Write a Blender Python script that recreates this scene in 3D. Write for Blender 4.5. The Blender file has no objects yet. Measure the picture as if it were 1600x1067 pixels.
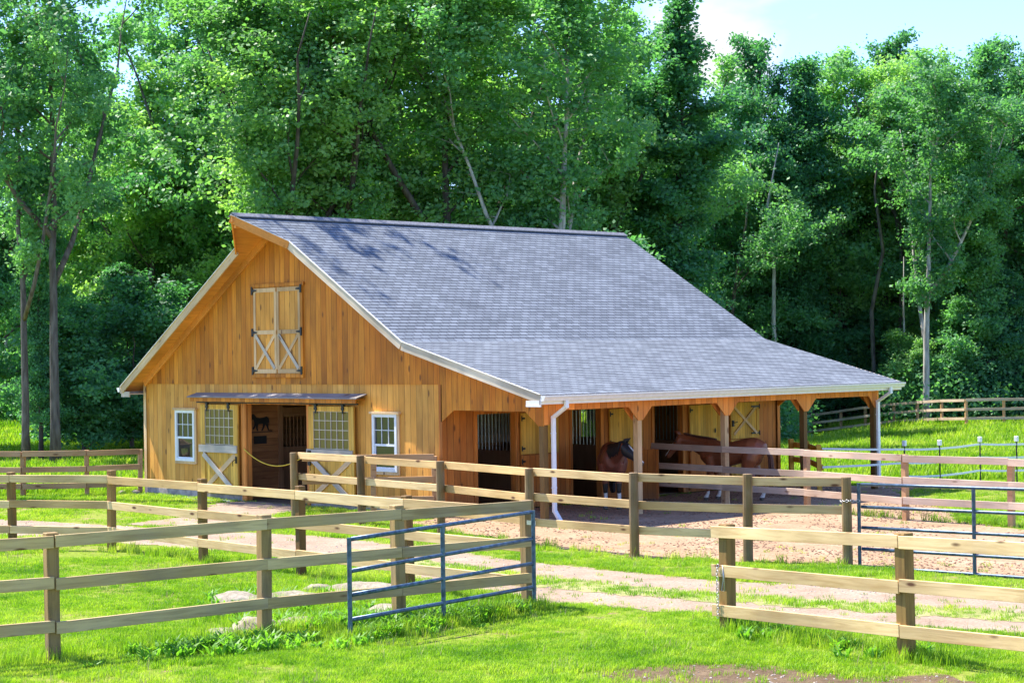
import bpy, math, random
import numpy as np
from mathutils import Vector, Matrix
random.seed(7); RNG = np.random.default_rng(7)
SC = bpy.context.scene
COL = SC.collection

# ------------------------------------------------------------------ camera
CAM = Vector((42.634, -27.908, 3.605)); FPX = 2907.586
YAW, PITCH, ROLL = [math.radians(a) for a in (45.61, -0.375, -0.843)]
FW = Vector((-math.sin(YAW)*math.cos(PITCH), math.cos(YAW)*math.cos(PITCH), -math.sin(PITCH)))
_r = Vector((math.cos(YAW), math.sin(YAW), 0)); _u = _r.cross(FW)
RT = _r*math.cos(ROLL) + _u*math.sin(ROLL); UP = -_r*math.sin(ROLL) + _u*math.cos(ROLL)
cd = bpy.data.cameras.new('camera'); cam = bpy.data.objects.new('camera', cd); COL.objects.link(cam)
cam.matrix_world = Matrix(((RT.x, UP.x, -FW.x, CAM.x), (RT.y, UP.y, -FW.y, CAM.y), (RT.z, UP.z, -FW.z, CAM.z), (0, 0, 0, 1)))
cd.sensor_width = 36; cd.lens = FPX*36/1600; cd.clip_start = .5; cd.clip_end = 6000
SC.camera = cam

def pix(px, py, z=0.0):           # point at height z seen at photo pixel (used only for planning places)
    d = FW + RT*((px-800)/FPX) - UP*((py-533.5)/FPX)
    t = (z-CAM.z)/d.z
    return CAM + d*t
def far(px, D):                   # ground point at distance D towards column px
    d = FW + RT*((px-800)/FPX)
    p = CAM + d*D
    return (p.x, p.y)

# ------------------------------------------------------------------ world and sun
SUN_AZ, SUN_EL = math.radians(13), math.radians(58)
world = bpy.data.worlds.new('World'); SC.world = world; world.use_nodes = True
nt = world.node_tree; nt.nodes.clear()
out = nt.nodes.new('ShaderNodeOutputWorld'); bg = nt.nodes.new('ShaderNodeBackground')
sky = nt.nodes.new('ShaderNodeTexSky'); sky.sky_type = 'NISHITA'; sky.sun_disc = False
sky.sun_elevation = SUN_EL; sky.sun_rotation = math.atan2(-math.cos(SUN_AZ), -math.sin(SUN_AZ))
sky.air_density = 1.0; sky.dust_density = .25; sky.ozone_density = 3.0
bg.inputs['Strength'].default_value = 0.15
tc = nt.nodes.new('ShaderNodeTexCoord'); mp = nt.nodes.new('ShaderNodeMapping')
mp.inputs['Scale'].default_value = (1, 1, 2.4); mp.inputs['Location'].default_value = (.35, .1, 0)
cn = nt.nodes.new('ShaderNodeTexNoise'); cn.inputs['Scale'].default_value = 14.0; cn.inputs['Detail'].default_value = 9
cr = nt.nodes.new('ShaderNodeValToRGB'); cr.color_ramp.elements[0].position = .56; cr.color_ramp.elements[1].position = .68
mx = nt.nodes.new('ShaderNodeMix'); mx.data_type = 'RGBA'
mx.inputs[7].default_value = (2.3, 2.4, 2.55, 1)
nt.links.new(tc.outputs['Generated'], mp.inputs['Vector']); nt.links.new(mp.outputs[0], cn.inputs['Vector'])
nt.links.new(cn.outputs['Fac'], cr.inputs['Fac'])
cdir = (FW + RT*((1105-800)/FPX) + UP*((533-55)/FPX)).normalized()          # the white cloud stands over the wood in this compass direction
dp = nt.nodes.new('ShaderNodeVectorMath'); dp.operation = 'DOT_PRODUCT'; dp.inputs[1].default_value = cdir; nt.links.new(tc.outputs['Generated'], dp.inputs[0])
cr2 = nt.nodes.new('ShaderNodeMapRange'); cr2.inputs[1].default_value = .9989; cr2.inputs[2].default_value = .9999; nt.links.new(dp.outputs['Value'], cr2.inputs[0])
ad = nt.nodes.new('ShaderNodeMath'); ad.operation = 'MULTIPLY_ADD'; ad.inputs[1].default_value = .38; nt.links.new(cr2.outputs[0], ad.inputs[0]); nt.links.new(cn.outputs['Fac'], ad.inputs[2])
cr.color_ramp.elements[0].position = .66; cr.color_ramp.elements[1].position = .86
nt.links.new(ad.outputs[0], cr.inputs['Fac']); nt.links.new(cr.outputs['Color'], mx.inputs[0])
tn = nt.nodes.new('ShaderNodeMix'); tn.data_type = 'RGBA'; tn.blend_type = 'MULTIPLY'; tn.inputs[0].default_value = 1; tn.inputs[7].default_value = (.56, .61, .84, 1)
nt.links.new(sky.outputs[0], tn.inputs[6]); nt.links.new(tn.outputs[2], mx.inputs[6]); nt.links.new(mx.outputs[2], bg.inputs['Color'])
nt.links.new(bg.outputs[0], out.inputs['Surface'])
sl = bpy.data.lights.new('sun', 'SUN'); sl.energy = 4.2; sl.angle = math.radians(.53); sl.color = (1, .95, .86)
so = bpy.data.objects.new('sun', sl); COL.objects.link(so); so.location = (-20, -10, 40)
TRAV = Vector((math.cos(SUN_EL)*math.cos(SUN_AZ), math.cos(SUN_EL)*math.sin(SUN_AZ), -math.sin(SUN_EL)))
so.rotation_euler = TRAV.to_track_quat('-Z', 'Y').to_euler()
SC.view_settings.view_transform = 'Standard'; SC.view_settings.look = 'None'
SC.view_settings.exposure = 1.65; SC.view_settings.gamma = 1
SC.render.engine = 'CYCLES'
SC.cycles.max_bounces = 5; SC.cycles.transparent_max_bounces = 6

# ------------------------------------------------------------------ helpers
def tag(o, label=None, cat=None, group=None, kind=None):
    if label: o['label'] = label
    if cat: o['category'] = cat
    if group: o['group'] = group
    if kind: o['kind'] = kind
    return o
def empty(name, loc=(0, 0, 0), rz=0.0):
    o = bpy.data.objects.new(name, None); COL.objects.link(o); o.location = loc; o.rotation_euler = (0, 0, rz)
    o.empty_display_size = .2
    return o
class MB:
    def __init__(s): s.v = []; s.f = []; s.uv = None
    def add(s, vs, fs):
        n = len(s.v); s.v += [tuple(v) for v in vs]; s.f += [tuple(n+i for i in f) for f in fs]; return s
    def box(s, x0, x1, y0, y1, z0, z1):
        return s.add([(x0,y0,z0),(x1,y0,z0),(x1,y1,z0),(x0,y1,z0),(x0,y0,z1),(x1,y0,z1),(x1,y1,z1),(x0,y1,z1)],
                     [(0,3,2,1),(4,5,6,7),(0,1,5,4),(1,2,6,5),(2,3,7,6),(3,0,4,7)])
    def bar(s, a, b, w, h, up=(0, 0, 1)):      # box from a to b, width w (sideways), height h (along up)
        a = Vector(a); b = Vector(b); d = (b-a).normalized(); u = Vector(up); u = (u - d*u.dot(d)).normalized(); r = d.cross(u)
        vs = []
        for p in (a, b):
            for sx, sz in ((-1,-1),(1,-1),(1,1),(-1,1)): vs.append(p + r*(sx*w/2) + u*(sz*h/2))
        return s.add(vs, [(0,1,2,3),(7,6,5,4),(0,4,5,1),(1,5,6,2),(2,6,7,3),(3,7,4,0)])
    def prism(s, poly, axis, t0, t1):          # poly of 2D points extruded along axis
        def P(p, t):
            return {'x': (t, p[0], p[1]), 'y': (p[0], t, p[1]), 'z': (p[0], p[1], t)}[axis]
        n = len(poly)
        vs = [P(p, t0) for p in poly] + [P(p, t1) for p in poly]
        fs = [tuple(range(n)), tuple(range(2*n-1, n-1, -1))] + [(i, n+i, n+(i+1) % n, (i+1) % n) for i in range(n)]
        return s.add(vs, fs)
    def tube(s, pts, rs, n=8, cap=True):
        pts = [Vector(p) for p in pts]
        if not hasattr(rs, '__len__'): rs = [rs]*len(pts)
        base = len(s.v); ref = Vector((0, 0, 1))
        d0 = (pts[1]-pts[0]).normalized()
        if abs(d0.z) > .9: ref = Vector((1, 0, 0))
        x = d0.cross(ref).normalized()
        for i, p in enumerate(pts):
            d = (pts[min(i+1, len(pts)-1)] - pts[max(i-1, 0)]).normalized()
            x = (x - d*x.dot(d)).normalized(); y = d.cross(x)
            for k in range(n):
                a = 2*math.pi*k/n; q = p + x*(math.cos(a)*rs[i]) + y*(math.sin(a)*rs[i]); s.v.append(tuple(q))
        for i in range(len(pts)-1):
            for k in range(n):
                a = base+i*n+k; b = base+i*n+(k+1) % n
                s.f.append((a, b, b+n, a+n))
        if cap:
            s.f.append(tuple(base+k for k in range(n-1, -1, -1))); s.f.append(tuple(base+(len(pts)-1)*n+k for k in range(n)))
        return s
    def build(s, name, mat, parent=None, bevel=0, smooth=False, fixn=True):
        me = bpy.data.meshes.new(name); me.from_pydata(s.v, [], s.f)
        if fixn:
            import bmesh
            bm = bmesh.new(); bm.from_mesh(me); bmesh.ops.recalc_face_normals(bm, faces=bm.faces); bm.to_mesh(me); bm.free()
        if mat: me.materials.append(mat)
        if smooth: me.polygons.foreach_set('use_smooth', [True]*len(me.polygons))
        o = bpy.data.objects.new(name, me); COL.objects.link(o)
        if parent: o.parent = parent
        if bevel:
            m = o.modifiers.new('bevel', 'BEVEL'); m.width = bevel; m.segments = 1; m.limit_method = 'ANGLE'
        return o
def npmesh(name, V, F, mat, parent=None, smooth=False, attr=None):
    V = np.asarray(V, dtype=np.float32); F = np.asarray(F, dtype=np.int32); k = F.shape[1]
    me = bpy.data.meshes.new(name); me.vertices.add(len(V)); me.vertices.foreach_set('co', V.ravel())
    me.loops.add(F.size); me.loops.foreach_set('vertex_index', F.ravel())
    me.polygons.add(len(F)); me.polygons.foreach_set('loop_start', np.arange(0, F.size, k, dtype=np.int32))
    me.polygons.foreach_set('loop_total', np.full(len(F), k, dtype=np.int32))
    if smooth: me.polygons.foreach_set('use_smooth', np.ones(len(F), dtype=bool))
    me.update(calc_edges=True)
    if mat: me.materials.append(mat)
    o = bpy.data.objects.new(name, me)
    if parent is not False: COL.objects.link(o)
    if parent: o.parent = parent
    return o
def copy_tree(o, parent=None):
    c = o.copy(); COL.objects.link(c)
    if parent: c.parent = parent
    for ch in list(o.children): copy_tree(ch, c)
    return c

# ------------------------------------------------------------------ materials
def newmat(name):
    m = bpy.data.materials.new(name); m.use_nodes = True; t = m.node_tree
    b = t.nodes['Principled BSDF']; b.inputs['Specular IOR Level'].default_value = .35
    return m, t, b
def N(t, kind, **kw):
    n = t.nodes.new('ShaderNode'+kind)
    for k, v in kw.items():
        if k in n.inputs: n.inputs[k].default_value = v
        else: setattr(n, k, v)
    return n
def L(t, a, b): t.links.new(a, b)
def mathn(t, op, a, b=None, c=None):
    n = t.nodes.new('ShaderNodeMath'); n.operation = op
    for i, x in enumerate((a, b, c)):
        if x is None: continue
        if isinstance(x, (int, float)): n.inputs[i].default_value = x
        else: t.links.new(x, n.inputs[i])
    return n.outputs[0]
def mixc(t, fac, a, b, mode='MIX'):
    n = t.nodes.new('ShaderNodeMix'); n.data_type = 'RGBA'; n.blend_type = mode
    for i, x in ((0, fac), (6, a), (7, b)):
        if isinstance(x, (int, float)): n.inputs[i].default_value = x
        elif isinstance(x, tuple): n.inputs[i].default_value = (*x, 1) if len(x) == 3 else x
        else: t.links.new(x, n.inputs[i])
    return n.outputs[2]
def ramp(t, fac, stops):
    n = t.nodes.new('ShaderNodeValToRGB'); e = n.color_ramp.elements
    while len(e) < len(stops): e.new(.5)
    for i, (p, c) in enumerate(stops):
        e[i].position = p; e[i].color = (*c, 1) if len(c) == 3 else c
    t.links.new(fac, n.inputs[0]); return n.outputs[0]
def plain(name, c, rough=.6, metal=0.0, spec=.4, noise=.12, nscale=9.0):
    m, t, b = newmat(name); b.inputs['Roughness'].default_value = rough; b.inputs['Metallic'].default_value = metal
    b.inputs['Specular IOR Level'].default_value = spec
    co = N(t, 'TexCoord'); n = N(t, 'TexNoise', Scale=nscale, Detail=5.0); L(t, co.outputs['Object'], n.inputs['Vector'])
    d = tuple(x*(1-noise*1.6) for x in c); e = tuple(min(1, x*(1+noise)) for x in c)
    L(t, ramp(t, n.outputs['Fac'], [(.3, d), (.7, e)]), b.inputs['Base Color'])
    return m
def wood(name, c1, c2, grain, planks=None, axis='Z', knots=1.0, rough=.72, grey=0.0, dirt=0.0, plank_axis='xy'):
    """boards running along axis; c1/c2 board tones, grain darker tone"""
    m, t, b = newmat(name); b.inputs['Roughness'].default_value = rough
    co = N(t, 'TexCoord'); oi = N(t, 'ObjectInfo')
    sp = N(t, 'SeparateXYZ'); L(t, co.outputs['Object'], sp.inputs[0])
    X, Y, Z = sp.outputs
    rnd = mathn(t, 'MULTIPLY', oi.outputs['Random'], 37.0)
    if planks:
        s = {'xy': mathn(t, 'ADD', X, Y), 'z': Z, 'x': X}[plank_axis]
        s = mathn(t, 'DIVIDE', s, planks)
        idx = mathn(t, 'FLOOR', s); fr = mathn(t, 'FRACT', s)
        wn = N(t, 'TexWhiteNoise', noise_dimensions='2D')
        cb = N(t, 'CombineXYZ'); L(t, idx, cb.inputs[0]); L(t, rnd, cb.inputs[1]); L(t, cb.outputs[0], wn.inputs['Vector'])
        pr = wn.outputs['Value']; off = mathn(t, 'MULTIPLY', pr, 19.0)
    else:
        pr = oi.outputs['Random']; off = rnd
    add = N(t, 'CombineXYZ'); L(t, off, add.inputs[0]); L(t, off, add.inputs[1]); L(t, mathn(t, 'MULTIPLY', off, 1.7), add.inputs[2])
    va = N(t, 'VectorMath', operation='ADD'); L(t, co.outputs['Object'], va.inputs[0]); L(t, add.outputs[0], va.inputs[1])
    sc = {'Z': (16, 16, 1.1), 'X': (1.1, 16, 16), 'Y': (16, 1.1, 16)}[axis]
    mp = N(t, 'Mapping'); mp.inputs['Scale'].default_value = sc; L(t, va.outputs[0], mp.inputs[0])
    n1 = N(t, 'TexNoise', Scale=1.0, Detail=6.0, Roughness=.6, Distortion=1.2); L(t, mp.outputs[0], n1.inputs['Vector'])
    n2 = N(t, 'TexNoise', Scale=.55, Detail=3.0); L(t, va.outputs[0], n2.inputs['Vector'])
    base = mixc(t, pr, c1, c2)
    g = ramp(t, n1.outputs['Fac'], [(.42, (0, 0, 0)), (.72, (1, 1, 1))])
    base = mixc(t, mathn(t, 'MULTIPLY', g, .62), base, grain)
    lt = ramp(t, n2.outputs['Fac'], [(.3, (.62, .60, .58)), (.7, (1.2, 1.2, 1.2))])
    base = mixc(t, 1.0, base, lt, 'MULTIPLY')
    if grey: 
        n3 = N(t, 'TexNoise', Scale=2.3, Detail=5.0); L(t, va.outputs[0], n3.inputs['Vector'])
        gm = ramp(t, n3.outputs['Fac'], [(.4, (0, 0, 0)), (.7, (1, 1, 1))])
        base = mixc(t, mathn(t, 'MULTIPLY', gm, grey), base, (.33, .30, .26))
    if dirt:
        dz = mathn(t, 'SUBTRACT', 1.0, mathn(t, 'MULTIPLY', Z, 1.6)); n4 = N(t, 'TexNoise', Scale=3.0, Detail=6.0); L(t, va.outputs[0], n4.inputs['Vector'])
        dm = mathn(t, 'MULTIPLY', mathn(t, 'MULTIPLY', dz, n4.outputs['Fac']), dirt); dm = mathn(t, 'MINIMUM', mathn(t, 'MAXIMUM', dm, 0.0), .8)
        base = mixc(t, dm, base, (.16, .09, .05))
    if knots:
        ksc = {'Z': (3.6, 3.6, 1.5), 'X': (1.5, .01, 4.5), 'Y': (3.6, 1.5, 3.6)}[axis]
        mk = N(t, 'Mapping'); mk.inputs['Scale'].default_value = ksc; L(t, va.outputs[0], mk.inputs[0])
        v = N(t, 'TexVoronoi', Scale=1.0); L(t, mk.outputs[0], v.inputs['Vector'])
        k = ramp(t, v.outputs['Distance'], [(.07, (1, 1, 1)), (.15, (0, 0, 0))])
        base = mixc(t, mathn(t, 'MULTIPLY', k, .75*knots), base, (.10, .035, .012))
    bump = N(t, 'Bump', Strength=.35, Distance=.004); L(t, n1.outputs['Fac'], bump.inputs['Height'])
    if planks:
        e = mathn(t, 'ABSOLUTE', mathn(t, 'SUBTRACT', fr, .5))
        gr = ramp(t, e, [(.455, (0, 0, 0)), (.485, (1, 1, 1))])
        base = mixc(t, mathn(t, 'MULTIPLY', gr, .5), base, (.14, .05, .015))
        b2 = N(t, 'Bump', Strength=.8, Distance=.012, invert=True); L(t, gr, b2.inputs['Height']); L(t, bump.outputs[0], b2.inputs['Normal']); bump = b2
    L(t, base, b.inputs['Base Color']); L(t, bump.outputs[0], b.inputs['Normal'])
    return m

M = {}
M['siding'] = wood('cedar_siding', (.58, .190, .013), (.70, .270, .026), (.36, .095, .007), planks=.20)
M['siding_low'] = wood('lower_siding', (.76, .330, .050), (.84, .420, .085), (.54, .20, .025), planks=.20)
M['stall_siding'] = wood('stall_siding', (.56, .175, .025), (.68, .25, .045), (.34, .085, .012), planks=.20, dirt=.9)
M['beam'] = wood('beam_wood', (.76, .26, .045), (.84, .33, .07), (.55, .16, .03), planks=.20)
M['soffit'] = wood('soffit_wood', (.76, .29, .055), (.82, .36, .08), (.52, .20, .05), knots=.4, axis='Y')
M['trim'] = wood('trim_board', (.66, .42, .20), (.76, .52, .28), (.42, .24, .10), axis='Z')
M['trimx'] = wood('trim_rail', (.66, .42, .20), (.76, .52, .28), (.42, .24, .10), axis='X')
M['rake'] = wood('rake_board', (.62, .52, .38), (.70, .60, .46), (.45, .33, .2), axis='X', knots=.5, grey=.5)
M['pale'] = wood('skylit_brace', (.56, .50, .42), (.64, .56, .46), (.36, .29, .2), axis='X', grey=.6)  # sky light on braces and kick rails put into a paler colour
M['weathered'] = wood('weathered_plank', (.30, .27, .25), (.36, .32, .30), (.16, .14, .13), axis='X', grey=.4)
M['doorpanel'] = wood('door_panel', (.78, .42, .055), (.86, .52, .09), (.58, .27, .03), planks=.10, knots=.5)
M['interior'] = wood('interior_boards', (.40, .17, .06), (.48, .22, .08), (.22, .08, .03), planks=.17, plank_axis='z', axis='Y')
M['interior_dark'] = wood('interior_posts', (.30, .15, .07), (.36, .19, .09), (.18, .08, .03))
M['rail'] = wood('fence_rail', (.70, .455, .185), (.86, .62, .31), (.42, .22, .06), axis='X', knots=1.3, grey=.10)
M['rail_shaded'] = wood('fence_rail_shaded', (.48, .34, .14), (.62, .455, .21), (.24, .14, .05), axis='X', knots=1.3, grey=.2)  # shade on the left foreground fence put into darker rail tones
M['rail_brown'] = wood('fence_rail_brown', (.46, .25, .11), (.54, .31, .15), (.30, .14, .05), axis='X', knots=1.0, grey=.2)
M['rail_pink'] = wood('fence_rail_paddock', (.60, .44, .32), (.70, .53, .39), (.42, .27, .18), axis='X', knots=.9, grey=.4)
M['post'] = wood('fence_post', (.19, .11, .035), (.36, .235, .085), (.07, .04, .012), axis='Z', knots=.6, grey=.2)
M['post_green'] = wood('treated_post', (.17, .092, .022), (.30, .18, .048), (.08, .04, .01), axis='Z', knots=.6)
M['white'] = plain('white_paint', (.80, .81, .82), rough=.4, noise=.04)
M['gutter'] = plain('gutter_enamel', (.78, .76, .72), rough=.35, noise=.05)
M['iron'] = plain('black_iron', (.018, .017, .017), rough=.45, metal=.3)
M['gatepaint'] = plain('gate_paint', (.075, .125, .19), rough=.38, metal=.35, noise=.35, nscale=14)
M['gatepaint_grey'] = plain('gate_paint_grey', (.06, .095, .14), rough=.38, metal=.35, noise=.3, nscale=14)
M['galv'] = plain('galvanised_chain', (.50, .50, .50), rough=.35, metal=.85)
M['concrete'] = plain('concrete', (.36, .31, .28), rough=.9, noise=.25, nscale=5)
M['rope'] = plain('yellow_rope', (.75, .50, .03), rough=.6)
M['tape'] = plain('white_tape', (.78, .80, .82), rough=.5, noise=.03)
M['black'] = plain('black_plastic', (.02, .02, .02), rough=.5)
def glassmat(name, c, rough=.04):
    m, t, b = newmat(name); b.inputs['Base Color'].default_value = (*c, 1); b.inputs['Roughness'].default_value = rough
    b.inputs['Specular IOR Level'].default_value = .9
    co = N(t, 'TexCoord'); n = N(t, 'TexNoise', Scale=1.4, Detail=2.0); L(t, co.outputs['Object'], n.inputs['Vector'])
    bp = N(t, 'Bump', Strength=.12, Distance=.05); L(t, n.outputs['Fac'], bp.inputs['Height']); L(t, bp.outputs[0], b.inputs['Normal'])
    return m
M['glass'] = glassmat('window_glass', (.012, .018, .022))
M['doorglass'] = glassmat('door_glass', (.13, .085, .03), .05)  # brownish base colour stands in for the reflected field and wood

def shingles():
    m, t, b = newmat('asphalt_shingles'); b.inputs['Roughness'].default_value = .85
    uv = N(t, 'UVMap'); uv.uv_map = 'UVMap'
    br = N(t, 'TexBrick'); br.offset = .5; br.inputs['Scale'].default_value = 1.0
    br.inputs['Brick Width'].default_value = .26; br.inputs['Row Height'].default_value = .14; br.inputs['Mortar Size'].default_value = .009
    br.inputs['Color1'].default_value = (.112, .130, .150, 1); br.inputs['Color2'].default_value = (.182, .206, .236, 1); br.inputs['Mortar'].default_value = (.05, .05, .065, 1)  # dark mortar colour stands in for shadow dashes of the laminated shingles
    br.inputs['Bias'].default_value = .1
    L(t, uv.outputs[0], br.inputs['Vector'])
    n = N(t, 'TexNoise', Scale=60.0, Detail=3.0); L(t, uv.outputs[0], n.inputs['Vector'])
    n2 = N(t, 'TexNoise', Scale=.8, Detail=4.0); L(t, uv.outputs[0], n2.inputs['Vector'])
    c = mixc(t, 1.0, br.outputs['Color'], ramp(t, n.outputs['Fac'], [(.3, (.7, .7, .7)), (.7, (1.25, 1.25, 1.25))]), 'MULTIPLY')
    c = mixc(t, 1.0, c, ramp(t, n2.outputs['Fac'], [(.3, (.86, .86, .88)), (.7, (1.1, 1.1, 1.1))]), 'MULTIPLY')
    L(t, c, b.inputs['Base Color'])
    bp = N(t, 'Bump', Strength=.5, Distance=.01); L(t, br.outputs['Fac'], bp.inputs['Height']); bp.invert = True; L(t, bp.outputs[0], b.inputs['Normal'])
    return m
M['shingle'] = shingles()
def groundmat(name, stops, s1, s2, bumpd=.03, rough=.95, spots=None):
    m, t, b = newmat(name); b.inputs['Roughness'].default_value = rough; b.inputs['Specular IOR Level'].default_value = .15
    co = N(t, 'TexCoord')
    n = N(t, 'TexNoise', Scale=s1, Detail=8.0, Roughness=.65); L(t, co.outputs['Object'], n.inputs['Vector'])
    f = N(t, 'TexNoise', Scale=s2, Detail=6.0, Roughness=.7); L(t, co.outputs['Object'], f.inputs['Vector'])
    c = ramp(t, n.outputs['Fac'], stops)
    c = mixc(t, 1.0, c, ramp(t, f.outputs['Fac'], [(.3, (.62, .6, .58)), (.65, (1.2, 1.2, 1.2))]), 'MULTIPLY')
    if spots:
        v = N(t, 'TexNoise', Scale=spots[1], Detail=4.0); L(t, co.outputs['Object'], v.inputs['Vector'])
        c = mixc(t, ramp(t, v.outputs['Fac'], [(spots[2], (0, 0, 0)), (spots[2]+.06, (1, 1, 1))]), c, spots[0])
    L(t, c, b.inputs['Base Color'])
    bp = N(t, 'Bump', Strength=.7, Distance=bumpd); L(t, f.outputs['Fac'], bp.inputs['Height']); L(t, bp.outputs[0], b.inputs['Normal'])
    return m
M['lawn'] = groundmat('lawn_soil', [(.3, (.12, .19, .012)), (.5, (.17, .23, .02)), (.72, (.26, .23, .07))], .5, 12, spots=((.24, .17, .09), 2.2, .60))
M['gravel'] = groundmat('gravel', [(.3, (.25, .175, .12)), (.55, (.325, .24, .175)), (.75, (.39, .30, .23))], 1.1, 22, .02, spots=((.30, .24, .12), 5.0, .66))
M['dirt'] = groundmat('paddock_dirt', [(.3, (.28, .175, .10)), (.55, (.37, .245, .15)), (.75, (.46, .325, .215))], .8, 9, .05, spots=((.20, .11, .07), 6.0, .64))
M['strip'] = groundmat('worn_grass', [(.35, (.20, .23, .06)), (.6, (.34, .31, .14))], 1.3, 14)
M['mulch'] = groundmat('dark_soil', [(.3, (.09, .058, .032)), (.6, (.16, .11, .065)), (.8, (.25, .18, .11))], 2.0, 18, .04)
M['stone'] = groundmat('field_stone', [(.3, (.20, .165, .12)), (.55, (.32, .28, .215)), (.75, (.42, .38, .31))], 2.5, 14, .02)
M['gravelblue'] = groundmat('blue_stone', [(.3, (.13, .16, .22)), (.6, (.24, .28, .34))], 4.0, 40, .03)
def leafmat(name, cols, trans=.5, spec=.3, field=False):
    m, t, b = newmat(name)
    co = N(t, 'TexCoord'); oi = N(t, 'ObjectInfo')
    n = N(t, 'TexNoise', Scale=.55, Detail=5.0, Roughness=.7); L(t, co.outputs['Object'], n.inputs['Vector'])
    w = N(t, 'TexWhiteNoise', noise_dimensions='3D'); 
    geo = N(t, 'NewGeometry')
    n3 = N(t, 'TexNoise', Scale=3.1, Detail=2.0); L(t, co.outputs['Object'], n3.inputs['Vector'])
    v = mathn(t, 'ADD', mathn(t, 'MULTIPLY', n.outputs['Fac'], .55), mathn(t, 'MULTIPLY', n3.outputs['Fac'], .25))
    v = mathn(t, 'ADD', v, mathn(t, 'MULTIPLY', oi.outputs['Random'], .2))
    if field:
        p1 = N(t, 'TexNoise', Scale=.45, Detail=3.0); L(t, geo.outputs['Position'], p1.inputs['Vector']); p2 = N(t, 'TexNoise', Scale=2.6, Detail=3.0); L(t, geo.outputs['Position'], p2.inputs['Vector'])
        v = mathn(t, 'ADD', mathn(t, 'MULTIPLY', p1.outputs['Fac'], .5), mathn(t, 'MULTIPLY', p2.outputs['Fac'], .36)); v = mathn(t, 'ADD', v, mathn(t, 'MULTIPLY', oi.outputs['Random'], .16))
    c = ramp(t, v, [(.34, cols[0]), (.5, cols[1]), (.66, cols[2])])
    b.inputs['Roughness'].default_value = .5; b.inputs['Specular IOR Level'].default_value = spec+.05
    L(t, c, b.inputs['Base Color'])
    tr = N(t, 'BsdfTranslucent'); L(t, mixc(t, 1.0, c, (1.25, 1.45, .55), 'MULTIPLY'), tr.inputs['Color'])
    ms = N(t, 'MixShader', Fac=trans); L(t, b.outputs[0], ms.inputs[1]); L(t, tr.outputs[0], ms.inputs[2])
    L(t, ms.outputs[0], t.nodes['Material Output'].inputs['Surface'])
    return m
M['leaf'] = leafmat('maple_leaves', ((.08, .22, .11), (.14, .33, .14), (.25, .46, .18)))
M['leaf_dark'] = leafmat('oak_leaves', ((.06, .19, .10), (.10, .28, .13), (.19, .40, .17)))
M['leaf_light'] = leafmat('ash_leaves', ((.12, .28, .11), (.21, .40, .14), (.34, .54, .19)))
M['blade'] = leafmat('grass_blades', ((.085, .22, .012), (.24, .40, .02), (.48, .54, .08)), trans=.4, spec=.2, field=True)
M['weed'] = leafmat('weed_leaves', ((.11, .26, .03), (.17, .36, .04), (.26, .46, .06)))
def bark(name, c1, c2):
    m, t, b = newmat(name); b.inputs['Roughness'].default_value = .9
    co = N(t, 'TexCoord'); mp = N(t, 'Mapping'); mp.inputs['Scale'].default_value = (7, 7, 1.4); L(t, co.outputs['Object'], mp.inputs[0])
    n = N(t, 'TexNoise', Scale=1.2, Detail=7.0); L(t, mp.outputs[0], n.inputs['Vector'])
    L(t, ramp(t, n.outputs['Fac'], [(.35, c1), (.65, c2)]), b.inputs['Base Color'])
    bp = N(t, 'Bump', Strength=.7, Distance=.03); L(t, n.outputs['Fac'], bp.inputs['Height']); L(t, bp.outputs[0], b.inputs['Normal'])
    return m
M['bark'] = bark('grey_bark', (.07, .055, .045), (.17, .145, .125))
M['bark_pale'] = bark('pale_bark', (.22, .20, .18), (.48, .46, .43))
M['bark_dark'] = bark('dark_bark', (.035, .028, .022), (.09, .075, .06))

# ------------------------------------------------------------------ terrain
def inside(poly, X, Y):
    X = np.asarray(X); Y = np.asarray(Y); r = np.zeros(X.shape, bool); n = len(poly); j = n-1
    for i in range(n):
        xi, yi = poly[i]; xj, yj = poly[j]
        c = ((yi > Y) != (yj > Y)) & (X < (xj-xi)*(Y-yi)/((yj-yi) or 1e-9)+xi)
        r ^= c; j = i
    return r
def sst(a, b, x): 
    t = np.clip((x-a)/(b-a), 0, 1); return t*t*(3-2*t)
def hgt(x, y):
    x = np.asarray(x, float); y = np.asarray(y, float)
    dx = x-CAM.x; dy = y-CAM.y
    D = np.maximum(dx*FW.x+dy*FW.y, 1.0); lat = (dx*RT.x+dy*RT.y)/D*FPX+800
    drop = -1.5*sst(58, 106, D)*(1-sst(1180, 1520, lat))*sst(900, 1150, lat)
    drop += -.3*sst(60, 92, D)*sst(1300, 1500, lat)
    und = .12*np.sin(x*.13+1)*np.cos(y*.11)*sst(55, 75, D)
    near = .06*np.sin(x*.9)*np.cos(y*.7+.5)*(1-sst(23.5, 25.5, D))*sst(15, 18, D)
    return drop + und + near*0
def hz(x, y): return float(hgt(x, y))
def axis_pts(lo, hi, step, far_):
    a = list(np.arange(lo, hi+.01, step)); s = step; x = hi; up = []
    while x < far_: s *= 1.5; x += s; up.append(x)
    s = step; x = lo; dn = []
    while x > -far_: s *= 1.5; x -= s; dn.append(x)
    return np.array(dn[::-1]+a+up)
gx = axis_pts(-80, 60, 1.6, 3500); gy = axis_pts(-50, 110, 1.6, 3500)
GX, GY = np.meshgrid(gx, gy); GZ = hgt(GX, GY); nx, ny = len(gx), len(gy)
Vg = np.stack([GX.ravel(), GY.ravel(), GZ.ravel()], 1)
ii = (np.arange(ny-1)[:, None]*nx + np.arange(nx-1)[None, :]).ravel()
Fg = np.stack([ii, ii+1, ii+nx+1, ii+nx], 1)
g = npmesh('ground', Vg, Fg, M['lawn'], smooth=True); tag(g, kind='structure')

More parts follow.
